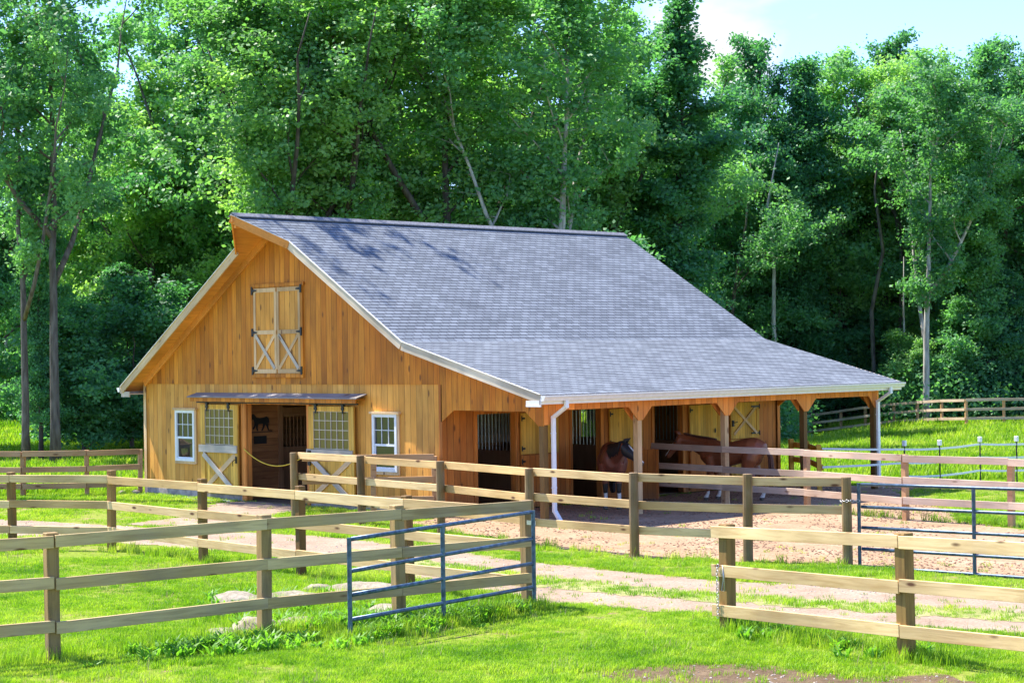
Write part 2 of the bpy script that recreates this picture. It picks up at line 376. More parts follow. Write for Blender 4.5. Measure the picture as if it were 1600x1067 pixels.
def densify(poly, step=.25, jit=.07, seed=1):
    rr = random.Random(seed); out = []
    n = len(poly)
    # Catmull-like smoothing then jitter
    for i in range(n):
        a = Vector(poly[i]); b = Vector(poly[(i+1) % n]); k = max(1, int((b-a).length/step))
        for j in range(k): 
            p = a.lerp(b, j/k); out.append((p.x+rr.gauss(0, jit), p.y+rr.gauss(0, jit)))
    return out
def sheet(name, poly, z, mat, jit=.07, step=.25, seed=1):
    import bmesh
    P = densify(poly, step, jit, seed)
    bm = bmesh.new(); vs = [bm.verts.new((x, y, z)) for x, y in P]; es = [bm.edges.new((vs[i], vs[(i+1) % len(vs)])) for i in range(len(vs))]
    bmesh.ops.triangle_fill(bm, use_beauty=True, use_dissolve=False, edges=es)
    for f in bm.faces:
        f.normal_update()
        if f.normal.z < 0: f.normal_flip()
    me = bpy.data.meshes.new(name); bm.to_mesh(me); bm.free(); me.materials.append(mat)
    o = bpy.data.objects.new(name, me); COL.objects.link(o); tag(o, kind='structure'); return o
PADD = [(11.9, .2), (12.4, -1.6), (15, -2.5), (18.2, -3.4), (20.8, -3.5), (22.9, -2.9), (25, -2.3), (29, -2.0), (36, 0), (37, 7),
        (27, 5.2), (24, 4.6), (21.5, 5.6), (19.6, 8.2), (17.4, 9.6), (16.2, 11.4), (15.6, 12.9), (11.9, 12.5)]
DRV_U = [(-8, -8.2), (-2, -7.6), (4.03, -6.56), (9.94, -5.4), (13.0, -4.55), (17.2, -4.85), (20.1, -5.2), (23.7, -5.2), (28.5, -3.8), (38, -.5)]
DRV_L = [(40, -3.6), (30.4, -7.0), (26.2, -8.2), (23.8, -8.75), (21.1, -8.3), (16.4, -7.15), (14.0, -7.4), (7.8, -8.5), (2, -9.4), (-8, -10.4)]
STRIP = [(15.6, -5.75), (19, -6.25), (21.57, -6.65), (24.85, -6.5), (29.46, -5.35), (38.5, -1.8), (39, -2.5), (29.9, -6.15), (25.3, -7.2), (22.4, -7.6), (19, -7.05), (16, -6.2)]
PATH = [(4.5, -.05), (7.2, -.05), (8.0, -1.3), (9.0, -2.6), (9.6, -4.2), (9.9, -5.2), (7.6, -5.6), (7.2, -3.8), (5.6, -2.0), (4.4, -.9)]
DARK = [(28.2, -12.6), (28.5, -11.5), (29.3, -10.95), (30.5, -10.9), (31.4, -10.2), (32.4, -10.6), (31.5, -11.9), (30.3, -12.6), (29.3, -13.2)]
DRIVE = DRV_U + DRV_L
sheet('driveway', DRIVE, .006, M['gravel'], .07, .2, 3)
sheet('grass_strip', STRIP, .010, M['strip'], .09, .18, 4)
sheet('paddock', PADD, .006, M['dirt'], .08, .25, 5)
sheet('path', PATH, .0095, M['gravel'], .06, .2, 6)
sheet('soil_patch', DARK, .006, M['mulch'], .10, .2, 7)
sheet('gravel_bed', [(-.1, -.02), (4.3, -.02), (4.3, -.4), (2, -.5), (-.3, -.45)], .0125, M['gravelblue'], .03, .15, 8)

# ------------------------------------------------------------------ barn
UR, ZR = 5.96, 7.03; UL, ZL = -.42, 2.86; UK, ZK = 11.1, 3.9; UE, ZE = 15.44, 2.74
LB = 12.2; VF, VB, VH = -.46, 12.62, -1.36; W = 11.85; PU = 15.06; BAY = 3.05
def zroof(u):
    if u < UR: return ZL+(ZR-ZL)*(u-UL)/(UR-UL)
    if u < UK: return ZR+(ZK-ZR)*(u-UR)/(UK-UR)
    return ZK+(ZE-ZK)*(u-UK)/(UE-UK)
def vfront(u): return VF + (VH-VF)*max(0, 1-abs(u-UR)/1.09)
barn = empty('barn'); tag(barn, 'cedar sided horse barn with grey shingled roof, hay hood and open lean-to on posts', 'barn')

def part(name, mb, mat, parent=barn, bevel=0, smooth=False, label=None):
    o = mb.build(name, M[mat], parent, bevel, smooth)
    if label: o['label'] = label
    return o
def hinge_T(mb, x, z, y, s, n=.0):
    pass

# walls: lower front with openings
def wall_front():
    mb = MB(); t0, t1 = 0, .12; z0 = .18; zt = 2.94
    cols = [(0, 1.46, [(z0, zt)]), (1.46, 2.33, [(z0, .93), (2.26, zt)]), (2.33, 4.56, [(z0, zt)]), (4.56, 7.07, [(2.44, zt)]),
            (7.07, 9.48, [(z0, zt)]), (9.48, 10.35, [(z0, .93), (2.26, zt)]), (10.35, W, [(z0, zt)])]
    for a, b_, zs in cols:
        for za, zb in zs: mb.box(a, b_, t0, t1, za, zb)
    return mb
part('front_wall', wall_front(), 'siding_low')
mb = MB(); zt = 2.94
poly = [(-.02, zt), (W, zt), (W, 2.10), (12.27, 2.37), (14.52, 2.37), (14.90, 2.07), (PU, 2.07)]
ptsr = [(PU, zroof(PU)-.13), (UK, zroof(UK)-.13), (UR, ZR-.14), (-.02, zroof(-.02)-.13)]
mb.prism(poly+ptsr, 'y', -.022, -.0005); part('gable_siding', mb, 'siding')
mb = MB(); mb.prism([(0, zt+.002), (14.9, zt+.002), (14.9, zroof(14.9)-.16), (UK, ZK-.16), (UR, ZR-.17), (0, zroof(0)-.16)] if zroof(14.9)-.16 > zt else
    [(0, zt+.002), (13.8, zt+.002), (UK, ZK-.16), (UR, ZR-.17), (0, zroof(0)-.16)], 'y', .002, .10); part('gable_frame', mb, 'interior_dark')
mb = MB(); mb.box(0, .1, .122, LB, .18, zroof(0)-.14); part('side_wall', mb, 'siding_low')
# rear wall with aisle opening
mb = MB(); mb.box(.1, 4.56, LB-.1, LB, .18, 2.9); mb.box(7.07, W, LB-.1, LB, .18, 2.9); mb.box(4.56, 7.07, LB-.1, LB, 2.44, 2.9)
mb.prism([(0, 2.902), (13.8, 2.902), (UK, ZK-.16), (UR, ZR-.17), (0, zroof(0)-.16)], 'y', LB-.1, LB); part('rear_wall', mb, 'siding')
# stall wall with openings (y ranges)
OPEN = [(1.06, 2.27), (4.17, 5.18), (7.14, 8.22)]
mb = MB(); y = .1225
for a, b_ in OPEN+[(LB, LB)]:
    mb.box(W-.12, W, y, min(a, LB-.003), .02, 3.6); 
    if a < LB: mb.box(W-.12, W, a, b_, 2.24, 3.6)
    y = b_
part('stall_wall', mb, 'stall_siding')
for a, b_ in OPEN:      # trim round each opening
    mb = MB(); mb.box(W+.001, W+.03, a-.09, a, .02, 2.24); mb.box(W+.001, W+.03, b_, b_+.09, .02, 2.24); mb.box(W+.001, W+.034, a-.09, b_+.09, 2.24, 2.34)
    mb.box(W-.15, W-.121, a-.06, a, .02, 2.24); mb.box(W-.15, W-.121, b_, b_+.06, .02, 2.24)
    part('door_frame', mb, 'stall_siding')
mb = MB(); mb.box(W-.08, W+.03, -.022, .121, .02, 2.94); part('corner_board', mb, 'stall_siding'); mb = MB(); mb.box(W+.0315, W+.05, LB-.1, LB+.02, .02, 3.0); part('corner_board', mb, 'stall_siding')
mb = MB(); mb.box(-.03, .09, -.026, -.0225, .18, 2.93); mb.box(-.03, -.001, -.022, .1, .18, 2.93); part('corner_board', mb, 'trim')
# foundation
mb = MB(); mb.box(-.02, 4.5, -.03, .16, -.1, .178); part('foundation', mb, 'concrete'); mb = MB(); mb.box(7.12, W+.02, -.03, .16, -.1, .178); part('foundation', mb, 'concrete'); mb = MB(); mb.box(-.02, .14, .161, LB+.02, -.1, .178)
part('foundation', mb, 'concrete'); mb = MB(); mb.box(W-.14, W+.015, .161, 1.04, -.1, .015); part('foundation', mb, 'concrete')
mb = MB(); mb.box(.14, W-.15, .02, LB, -.1, .025); part('floor', mb, 'mulch')
mb = MB(); mb.box(.12, W-.13, .125, LB-.11, 2.80, 2.88); part('loft_floor', mb, 'interior_dark')
# roof deck
def deck(corners, name, th=.12):
    mb = MB(); n = len(corners); mb.add([(u, v, z) for u, v, z in corners]+[(u, v, z-th) for u, v, z in corners],
        [tuple(range(n)), tuple(range(2*n-1, n-1, -1))]+[(i, n+i, n+(i+1) % n, (i+1) % n) for i in range(n)])
    return part(name, mb, 'soffit')
roof = deck([(UR, VH, ZR), (UR, VB, ZR), (UL, VB, ZL), (UL, VF, ZL), (UR-1.09, VF, zroof(UR-1.09))], 'roof')
roofp = [roof, deck([(UR, VH, ZR), (UR+1.09, VF, zroof(UR+1.09)), (UK, VF, ZK), (UK, VB, ZK), (UR, VB, ZR)], 'roof'),
         deck([(UK, VF, ZK), (UE, VF, ZE), (UE, VB, ZE), (UK, VB, ZK)], 'roof')]
def shingle_plane(u0, u1, name, parent):
    s = 1 if u1 > u0 else -1; L_ = math.hypot(u1-u0, zroof(u1-s*1e-4)-zroof(u0+s*1e-4)); n = round(L_/.14)
    V, F, UVs = [], [], []
    for k in range(n):
        a = u0+(u1-u0)*k/n; b_ = u0+(u1-u0)*(k+1)/n
        if k == n-1: b_ += s*.05
        za, zb = zroof(a+s*1e-5), zroof(min(max(b_, UL-.1), UE+.1)-s*1e-5)
        if k == n-1: zb = zroof(b_-s*.05-s*1e-5)-.05*abs((zb-za)/(b_-s*.05-a))*1.0 if False else zroof(a+s*1e-5)+(zroof(u1-s*1e-5)-za)*(abs(b_-a)/abs(u1-a))
        fa, fb = vfront(a)-.03, vfront(b_)-.03; m = len(V); t0, t1 = k*.14, (k+1)*.14-.0005
        # split along v so the lines of the courses are slightly uneven
        V += [(a, fa, za+.006), (a, VB+.03, za+.006), (b_, VB+.03, zb+.013), (b_, fb, zb+.013), (b_, fb, zb-.002), (b_, VB+.03, zb-.002)]
        q = [(m, m+3, m+2, m+1), (m+3, m+4, m+5, m+2)] if s > 0 else [(m, m+1, m+2, m+3), (m+3, m+2, m+5, m+4)]
        F += q
        uvv = {m: (fa, t0), m+1: (VB, t0), m+2: (VB, t1), m+3: (fb, t1), m+4: (fb, t1), m+5: (VB, t1)}
        for f in q: UVs += [uvv[i] for i in f]
    me = bpy.data.meshes.new(name); me.from_pydata(V, [], F); uvl = me.uv_layers.new(name='UVMap')
    uvl.data.foreach_set('uv', [c for uv in UVs for c in uv]); me.materials.append(M['shingle'])
    o = bpy.data.objects.new(name, me); COL.objects.link(o); o.parent = parent; return o
shingle_plane(UR, UL, 'shingles', roofp[0]); shingle_plane(UR, UK, 'shingles', roofp[1]); shingle_plane(UK, UE, 'shingles', roofp[2])
mb = MB(); mb.prism([(UR-.14, ZR-.045), (UR, ZR+.045), (UR+.14, ZR-.045), (UR+.14, ZR-.02), (UR, ZR+.07), (UR-.14, ZR-.02)], 'y', VH-.02, VB+.03)
M['cap'] = plain('ridge_shingle', (.16, .165, .19), rough=.85, noise=.3, nscale=20); part('ridge_cap', mb, 'cap', roofp[1]); 
# rake boards (front and rear)
def rake(a, b_, name='rake_board', mat='rake', h=.19, t=.035, dz=0.0):
    A = Vector(a); B = Vector(b_); mb = MB(); Lh = (B-A).length; mb.box(0, Lh, -t/2, t/2, -h, .0)
    d = (B-A).normalized(); side = Vector((0, 0, 1)).cross(d).normalized(); u = d.cross(side)
    o = part(name, mb, mat); o.matrix_local = Matrix(((d.x, side.x, u.x, A.x), (d.y, side.y, u.y, A.y), (d.z, side.z, u.z, A.z+dz), (0, 0, 0, 1))); return o
e = .02
M['rake_tan'] = wood('tan_rake_board', (.66, .46, .24), (.74, .55, .32), (.46, .28, .12), axis='X', knots=.6)
rake((UL-.02, VF-e, ZL+.004), (UR-1.09, VF-e, zroof(UR-1.09)+.004), mat='rake_tan')
rake((UR-1.09, VF-e, zroof(UR-1.09)+.004), (UR, VH-e, ZR+.004), mat='soffit')
rake((UR, VH-e, ZR+.004), (UR+1.09, VF-e, zroof(UR+1.09)+.004), mat='soffit')
rake((UR+1.09, VF-e, zroof(UR+1.09)+.004), (UK, VF-e, ZK+.004))
rake((UK, VF-e, ZK+.004), (UE+.02, VF-e, ZE+.004))
rake((UL-.02, VB+e, ZL+.004), (UR, VB+e, ZR+.004)); rake((UR, VB+e, ZR+.004), (UK, VB+e, ZK+.004)); rake((UK, VB+e, ZK+.004), (UE+.02, VB+e, ZE+.004))
# thin metal drip edge above the rake boards
for (ua, va, ub, vb) in ((UL, VF, UR-1.09, VF), (UR-1.09, VF, UR, VH), (UR, VH, UR+1.09, VF), (UR+1.09, VF, UK, VF), (UK, VF, UE, VF)):
    mb = MB(); mb.bar((ua, va-.045, zroof(ua)+.012), (ub, vb-.045, zroof(ub if ub != UK else UK-1e-6)+.012), .03, .014); part('drip_edge', mb, 'gutter')
# frieze boards under the left and right rake, on the wall
for ua, ub in ((.05, UR), (UR, UK)):
    mb = MB(); mb.bar((ua, -.045, zroof(ua)-.22), (ub, -.045, zroof(ub-1e-6)-.22), .044, .17); part('frieze_board', mb, 'soffit')
mb = MB(); mb.bar((UR, -1.3, ZR-.22), (UR, -.03, ZR-.22), .09, .16); part('hood_beam', mb, 'soffit')
# eave boxes and gutters
mb = MB(); mb.box(UE-.01, UE+.03, VF-.03, VB+.03, ZE-.20, ZE-.005); mb.box(UE-.40, UE-.012, VF-.055, VF-.041, ZE-.235, ZE-.12); mb.box(UE-.40, UE+.03, VF-.06, VF-.03, ZE-.25, ZE-.205)
part('eave_fascia', mb, 'gutter')
def gutter(u, s, v0, v1, z):
    mb = MB(); prof = [(0, 0), (0, -.115), (.075, -.115), (.10, -.06), (.125, -.03), (.125, 0), (.117, 0), (.117, -.028), (.07, -.107), (.008, -.107), (.008, 0)]
    mb.prism([(u+s*p[0], z+p[1]) for p in prof], 'y', v0, v1)
    mb.prism([(u+s*p[0], z+p[1]) for p in prof[:6]], 'y', v0-.006, v0-.0005); mb.prism([(u+s*p[0], z+p[1]) for p in prof[:6]], 'y', v1+.0005, v1+.006)
    return part('gutter', mb, 'gutter')
gutter(UE+.033, 1, VF-.04, VB+.04, ZE-.015); gutter(UL-.035, -1, VF-.04, VB+.04, ZL-.015)
mb = MB(); mb.box(UL-.03, UL+.0, VF-.03, VB+.03, ZL-.17, ZL-.01); mb.box(UL, -.03, VF-.01, VF+.02, ZL-.26, ZL-.12); mb.box(UL+.001, -.03, VF+.02, VB, ZL-.20, ZL-.17); part('eave_fascia', mb, 'rake')
mb = MB(); mb.box(PU+.01, UE-.012, .1, VB-.05, ZE-.21, ZE-.19); part('eave_soffit', mb, 'soffit')
# downspouts
def downspout(v, flip=1):
    u = UE+.085; mb = MB(); zc = ZE-.13
    def seg(a, b_): mb.bar(a, b_, .095, .065, up=(1, 0, .01))
    P = [(u, v, zc), (u, v, zc-.13), (PU+.075, v, zc-.36), (PU+.075, v, .28), (PU+.22, v+.03*flip, .06)]
    for i in range(4): 
        seg(P[i], P[i+1])
    for i in (1, 2, 3): mb.box(P[i][0]-.034, P[i][0]+.034, P[i][1]-.0485, P[i][1]+.0485, P[i][2]-.03, P[i][2]+.03)
    for z in (1.9, .75): mb.box(PU+.03, PU+.112, v-.053, v+.053, z, z+.025)
    return part('downspout', mb, 'white', bevel=.006)
downspout(.20); downspout(LB-.12)
# posts and lean-to beam with brackets
for k in range(5):
    v = min(max(BAY*k, .075), LB-.075) if k in (0, 4) else BAY*k
    mb = MB(); mb.box(PU-.17, PU-.03, v-.07, v+.07, -.1, 2.5); part('post', mb, 'trim' if k in (1, 2) else 'post_green', bevel=.006)
zb, zb2, ztop = 2.39, 2.09, 2.58
poly = [(-.001, ztop), (-.001, zb2), (.15, zb2), (.40, zb)]
for k in (1, 2, 3): c = BAY*k; poly += [(c-.39, zb), (c-.08, zb2), (c+.08, zb2), (c+.39, zb)]
poly += [(LB-.40, zb), (LB-.15, zb2), (LB+.02, zb2), (LB+.02, ztop)]
mb = MB(); mb.prism(poly, 'x', PU-.028, PU); part('lean_to_beam', mb, 'beam')
mb = MB(); mb.box(PU-.168, PU-.03, .002, LB, 2.42, 2.60) ; part('beam_core', mb, 'soffit')
mb = MB(); mb.prism([(p[0], p[1]) for p in poly], 'x', PU-.20, PU-.172); part('lean_to_beam', mb, 'beam')
mb = MB(); mb.prism([(W+.052, 2.6), (W+.052, 2.10), (12.27, 2.37), (14.52, 2.37), (14.86, 2.09), (14.86, zroof(14.86)-.14), (W+.052, zroof(W)-.2)], 'y', LB-.06, LB); part('rear_header', mb, 'siding')
for k in range(1, 20):     # rafters under the lean-to
    v = k*.61; mb = MB(); mb.bar((W+.002, v, zroof(W)-.20), (PU-.21, v, zroof(PU-.21)-.20), .04, .14); part('rafter', mb, 'soffit')
# windows
def window(u0, u1, z0, z1):
    fr = MB(); w = .075; y0, y1 = -.05, .05
    fr.box(u0, u0+w, y0, y1, z0, z1); fr.box(u1-w, u1, y0, y1, z0, z1); fr.box(u0+w, u1-w, y0, y1, z1-w, z1); fr.box(u0+w, u1-w, y0, y1, z0, z0+w)
    o = part('window', fr, 'white', bevel=.004)
    tr = MB(); tr.box(u0-.05, u1+.12, -.09, -.0005-.022*0, z1+.002, z1+.055); tr.box(u1+.002, u1+.075, -.035, -.0005, z0-.06, z1); tr.box(u0-.02, u1, -.035, -.0005, z0-.07, z0-.002)
    part('window_casing', tr, 'trim', o)
    zm = z0+(z1-z0)*.46; s = MB(); s.box(u0+w, u1-w, -.03, .03, zm-.025, zm+.025)
    nx_ = 3; ww = (u1-u0-2*w)
    for i in (1, 2): s.box(u0+w+ww*i/3-.007, u0+w+ww*i/3+.007, -.020, -.006, zm+.025, z1-w)
    s.box(u0+w, u1-w, -.0195, -.0065, (zm+z1-w)/2-.007+.02, (zm+z1-w)/2+.007+.02)
    for a in (u0+w, u1-w-.03): s.box(a, a+.03, -.025, .02, z0+w, zm-.025)
    s.box(u0+w+.03, u1-w-.03, -.025, .02, z0+w, z0+w+.03); part('sash', s, 'white', o)
    gl = MB(); gl.box(u0+w, u1-w, -.004, .004, z0+w, z1-w); part('pane', gl, 'glass', o)
    return o
window(1.46, 2.33, .93, 2.26); window(9.48, 10.35, .93, 2.26)
# track cover above the sliding doors
mb = MB(); mb.add([(2.45, -.024, 2.72), (9.28, -.024, 2.72), (9.28, -.34, 2.63), (2.45, -.34, 2.63), (2.45, -.024, 2.69), (9.28, -.024, 2.69), (9.28, -.34, 2.60), (2.45, -.34, 2.60)],
    [(0, 1, 2, 3), (7, 6, 5, 4), (0, 3, 7, 4), (1, 5, 6, 2), (3, 2, 6, 7), (0, 4, 5, 1)]); part('door_track_cover', mb, 'weathered')
mb = MB(); mb.box(2.53, 9.2, -.30, -.27, 2.50, 2.60); mb.box(2.53, 9.2, -.269, -.024, 2.58, 2.598); part('track_fascia', mb, 'siding')
mb = MB(); mb.box(2.6, 9.1, -.15, -.12, 2.46, 2.50); part('door_track', mb, 'iron')
# door jamb
mb = MB(); mb.box(4.42, 4.56, -.06, -.001, .02, 2.44); mb.box(7.07, 7.16, -.06, -.001, .02, 2.44); mb.box(4.42, 7.16, -.055, -.001, 2.44, 2.52); mb.box(4.561, 4.59, -.05, .13, .02, 2.44); mb.box(7.04, 7.069, -.05, .13, .02, 2.44)
part('door_jamb', mb, 'beam')
def sliding_door(u0, u1, latch_side):
    z0, z1 = .16, 2.42; ya, yb = -.135, -.085; wz0, wz1 = 1.41, 2.30; s = .19
    d = MB(); d.box(u0, u0+s, ya, yb, z0, z1); d.box(u1-s, u1, ya, yb, z0, z1); d.box(u0+s, u1-s, ya, yb, wz1, z1); d.box(u0+s, u1-s, ya, yb, z0, z0+.12); d.box(u0+s, u1-s, ya+.02, yb-.002, z0+.12, 1.2)
    o = part('sliding_door', d, 'doorpanel', bevel=.004)
    g_ = MB(); g_.box(u0+s, u1-s, -.112, -.104, wz0-.04, wz1); part('pane', g_, 'doorglass', o)
    gr = MB()
    for i in range(7):
        x = u0+s+(u1-u0-2*s)*i/6; gr.box(x-.010, x+.010, -.128, -.114, wz0, wz1)
    for i in range(5):
        z = wz0+(wz1-wz0)*i/4; gr.box(u0+s, u1-s, -.1275, -.1145, z-.009, z+.009)
    part('window_grille', gr, 'rake', o)
    r_ = MB(); r_.box(u0-.05, u1-.02, -.172, -.136, 1.20, 1.39); part('kick_rail', r_, 'pale', o, bevel=.004)
    def brace(a, b_, y, mat):
        A = Vector((a[0], y, a[1])); B = Vector((b_[0], y, b_[1])); L_ = (B-A).length; m_ = MB(); m_.box(0, L_, -.016, .016, -.065, .065)
        dd = (B-A).normalized(); sd = Vector((0, 1, 0)); uu = dd.cross(sd)
        q = part('brace', m_, mat, o, bevel=.004); q.matrix_local = Matrix(((dd.x, sd.x, uu.x, A.x), (dd.y, sd.y, uu.y, A.y), (dd.z, sd.z, uu.z, A.z), (0, 0, 0, 1)))
    brace((u0+.14, 1.16), (u1-.22, z0+.14), -.162, 'pale'); brace((u0+.22, z0+.14), (u1-.12, 1.16), -.153+.025, 'trimx')
    for x in (u0+.3, u1-.38):
        h_ = MB(); h_.box(x-.05, x+.05, -.16, -.136, 2.33, 2.40); h_.tube([(x, -.165, 2.44), (x, -.10, 2.44)], .045, 10); h_.box(x-.02, x+.02, -.158, -.138, 2.25, 2.45); part('door_hanger', h_, 'iron', o)
    x = u1-.07 if latch_side > 0 else u0+.08
    l_ = MB(); l_.box(x-.03, x+.03, -.155, -.136, .95, 1.12) if latch_side > 0 else l_.box(x-.05, x+.05, -.20, -.173, 1.0, 1.36)
    l_.tube([(x, -.16, 1.05), (x-.06*latch_side, -.21, 1.0), (x-.06*latch_side, -.20, .88)], .010, 6); part('latch', l_, 'iron', o)
    return o
sliding_door(2.75, 4.36, 1); sliding_door(7.22, 8.92, -1)
# hay loft door
ld = MB(); a0, a1, z0, z1 = 4.90, 6.96, 3.10, 5.42; y0, y1 = -.062, -.023
ld.box(a0, a0+.09, y0, y1, z0+.1, z1-.09); ld.box(a1-.09, a1, y0, y1, z0+.1, z1-.09); ld.box(a0-.05, a1+.05, y0-.01, y1, z1-.09, z1); ld.box(a0, a1, y0-.01, y1, z0, z0+.1)
loft = part('loft_door', ld, 'siding', bevel=.003)
mid = (a0+a1)/2
for lo, hi in ((a0+.095, mid-.01), (mid+.01, a1-.095)):
    lf = MB(); lf.box(lo, hi, -.045, -.0235, z0+.105, z1-.095); lv = part('door_leaf', lf, 'siding_low', loft)
    fr = MB()
    for zz in (z0+.11, 4.17, z1-.21): fr.box(lo+.02, hi-.02, -.068, -.0455, zz, zz+.10)
    fr.box(lo, lo+.08, -.0665, -.0455, z0+.21, 4.169); fr.box(hi-.08, hi, -.0665, -.0455, z0+.21, 4.169); fr.box(lo, lo+.08, -.0665, -.0455, 4.271, z1-.211); fr.box(hi-.08, hi, -.0665, -.0455, 4.271, z1-.211)
    part('door_rail', fr, 'trim', lv)
    for pa, pb, yy, mt in (((lo+.07, 4.16), (hi-.07, z0+.22), -.072, 'pale'), ((lo+.07, z0+.22), (hi-.07, 4.16), -.056, 'siding')):
        A = Vector((pa[0], yy, pa[1])); B = Vector((pb[0], yy, pb[1])); m_ = MB(); m_.box(0, (B-A).length, -.009, .009, -.042, .042)
        dd = (B-A).normalized(); sd = Vector((0, 1, 0)); uu = dd.cross(sd); q = part('brace', m_, mt if mt == 'pale' else 'trimx', lv)
        q.matrix_local = Matrix(((dd.x, sd.x, uu.x, A.x), (dd.y, sd.y, uu.y, A.y), (dd.z, sd.z, uu.z, A.z), (0, 0, 0, 1)))
for x, s in ((a0+.05, 1), (a1-.05, -1)):
    for zz in (z0+.17, 4.22, z1-.16):
        h_ = MB(); h_.box(x-.028, x+.028, -.088, -.063, zz-.10, zz+.10)
        xa, xb = (x+.028, x+.19) if s > 0 else (x-.19, x-.028); h_.prism([(xa, zz-.035), (xa, zz+.035), (xb, zz+.012), (xb, zz-.012)] if s > 0 else [(xb, zz-.035), (xb, zz+.035), (xa, zz+.012), (xa, zz-.012)], 'y', -.085, -.0725)
        part('hinge', h_, 'iron', loft)
# seam flashing shadow board between upper and lower siding is the 22 mm step of gable_siding
# dutch doors on the stall wall
def panel_door(name, y0, y1, z0, z1, xx=W+.035, xbrace=False, mat='doorpanel'):
    d = MB(); t = .045; s = .11
    d.box(xx, xx+.03, y0, y1, z0, z1); 
    d.box(xx+.0305, xx+t, y0, y0+s, z0, z1); d.box(xx+.0305, xx+t, y1-s, y1, z0, z1); d.box(xx+.0305, xx+t, y0+s, y1-s, z0, z0+s); d.box(xx+.0305, xx+t, y0+s, y1-s, z1-s, z1)
    o = part(name, d, mat)
    if xbrace:
        for (ya, za), (yb, zb_), off in (((y0+s, z0+s), (y1-s, z1-s), 0), ((y0+s, z1-s), (y1-s, z0+s), .012)):
            m_ = MB(); m_.bar((xx+.05+off*.3, ya, za), (xx+.05+off*.3, yb, zb_), .07, .02+off*.3, up=(1, 0, 0)); part('brace', m_, 'trim', o)
    return o
def strap(o, y, z, s, xx=W+.085, ln=.34):
    h_ = MB(); h_.box(xx, xx+.0125, min(y, y+s*ln), max(y, y+s*ln), z-.022, z+.022); h_.tube([(xx+.008, y, z-.06), (xx+.008, y, z+.06)], .014, 8); part('hinge', h_, 'iron', o)
for y0_ in (2.42, 8.45):
    up_ = panel_door('dutch_door', y0_, y0_+1.22, 1.27, 2.22); strap(up_, y0_, 2.1, 1, ln=.1); strap(up_, y0_, 1.4, 1, ln=.1); strap(up_, y0_+.98, 1.55, 1, ln=.03)
    lo_ = panel_door('dutch_door', y0_, y0_+1.22, .08, 1.235, mat='stall_siding'); strap(lo_, y0_, 1.1, 1, ln=.1); strap(lo_, y0_, .3, 1, ln=.1)
up_ = panel_door('dutch_door', 5.45, 6.62, 1.27, 2.22); strap(up_, 5.45, 2.1, 1, ln=.1); strap(up_, 5.45, 1.4, 1, ln=.1)
# lower leaf of the second stall, swung out square to the wall
ld = MB(); ld.box(0, 1.28, 0, .03, 0, 1.17); ld.box(0, 1.28, -.017, -.0005, 0, .11); ld.box(0, 1.28, -.017, -.0005, 1.06, 1.17); ld.box(0, .11, -.016, -.0005, .11, 1.06); ld.box(1.17, 1.28, -.016, -.0005, .11, 1.06); ld.box(-.01, 1.29, -.025, .04, 1.1705, 1.185)
o = part('dutch_door', ld, 'stall_siding', label='lower stall door leaf standing open square to the wall'); o.location = (W+.05, 5.38, .07); o.rotation_euler = (0, 0, math.radians(24))
dd4 = panel_door('dutch_door', 10.10, 11.28, 1.30, 2.24, xbrace=True); strap(dd4, 11.28, 2.12, -1); strap(dd4, 11.28, 1.42, -1)
k_ = MB(); k_.box(W+.085, W+.11, 10.13, 10.20, 1.62, 1.78); k_.tube([(W+.1, 10.16, 1.72), (W+.15, 10.16, 1.72), (W+.15, 10.28, 1.74)], .012, 6); part('latch', k_, 'iron', dd4)
d5 = panel_door('dutch_door', 10.10, 11.28, .08, 1.27); strap(d5, 11.28, 1.15, -1); strap(d5, 11.28, .3, -1)
# interior: aisle walls, partitions, bars
AL, AR = 4.1, 7.5
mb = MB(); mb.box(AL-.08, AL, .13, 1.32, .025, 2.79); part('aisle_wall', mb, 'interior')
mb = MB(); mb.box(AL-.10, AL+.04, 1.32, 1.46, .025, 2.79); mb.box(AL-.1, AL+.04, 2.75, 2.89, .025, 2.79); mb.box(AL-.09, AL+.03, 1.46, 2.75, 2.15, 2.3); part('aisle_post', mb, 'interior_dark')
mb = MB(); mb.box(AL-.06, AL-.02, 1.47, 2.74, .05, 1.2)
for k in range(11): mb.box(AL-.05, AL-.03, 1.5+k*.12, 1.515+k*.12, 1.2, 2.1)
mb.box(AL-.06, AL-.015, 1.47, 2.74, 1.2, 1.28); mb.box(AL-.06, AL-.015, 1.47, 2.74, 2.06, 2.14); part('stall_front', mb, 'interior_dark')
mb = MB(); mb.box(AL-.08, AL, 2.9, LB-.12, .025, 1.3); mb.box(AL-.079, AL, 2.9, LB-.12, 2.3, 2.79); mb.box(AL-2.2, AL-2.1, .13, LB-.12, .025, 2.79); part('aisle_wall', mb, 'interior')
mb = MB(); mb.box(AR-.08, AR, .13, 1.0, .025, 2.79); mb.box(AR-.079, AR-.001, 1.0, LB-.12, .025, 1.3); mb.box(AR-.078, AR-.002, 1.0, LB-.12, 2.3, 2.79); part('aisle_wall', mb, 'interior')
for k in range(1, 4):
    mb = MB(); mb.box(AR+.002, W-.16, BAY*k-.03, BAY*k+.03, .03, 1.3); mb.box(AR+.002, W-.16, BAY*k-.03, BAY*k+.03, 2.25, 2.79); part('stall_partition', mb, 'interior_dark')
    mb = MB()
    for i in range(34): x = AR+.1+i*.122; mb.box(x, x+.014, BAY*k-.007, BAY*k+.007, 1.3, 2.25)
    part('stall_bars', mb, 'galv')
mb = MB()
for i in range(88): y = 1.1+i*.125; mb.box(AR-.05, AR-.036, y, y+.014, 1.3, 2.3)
part('stall_bars', mb, 'galv')

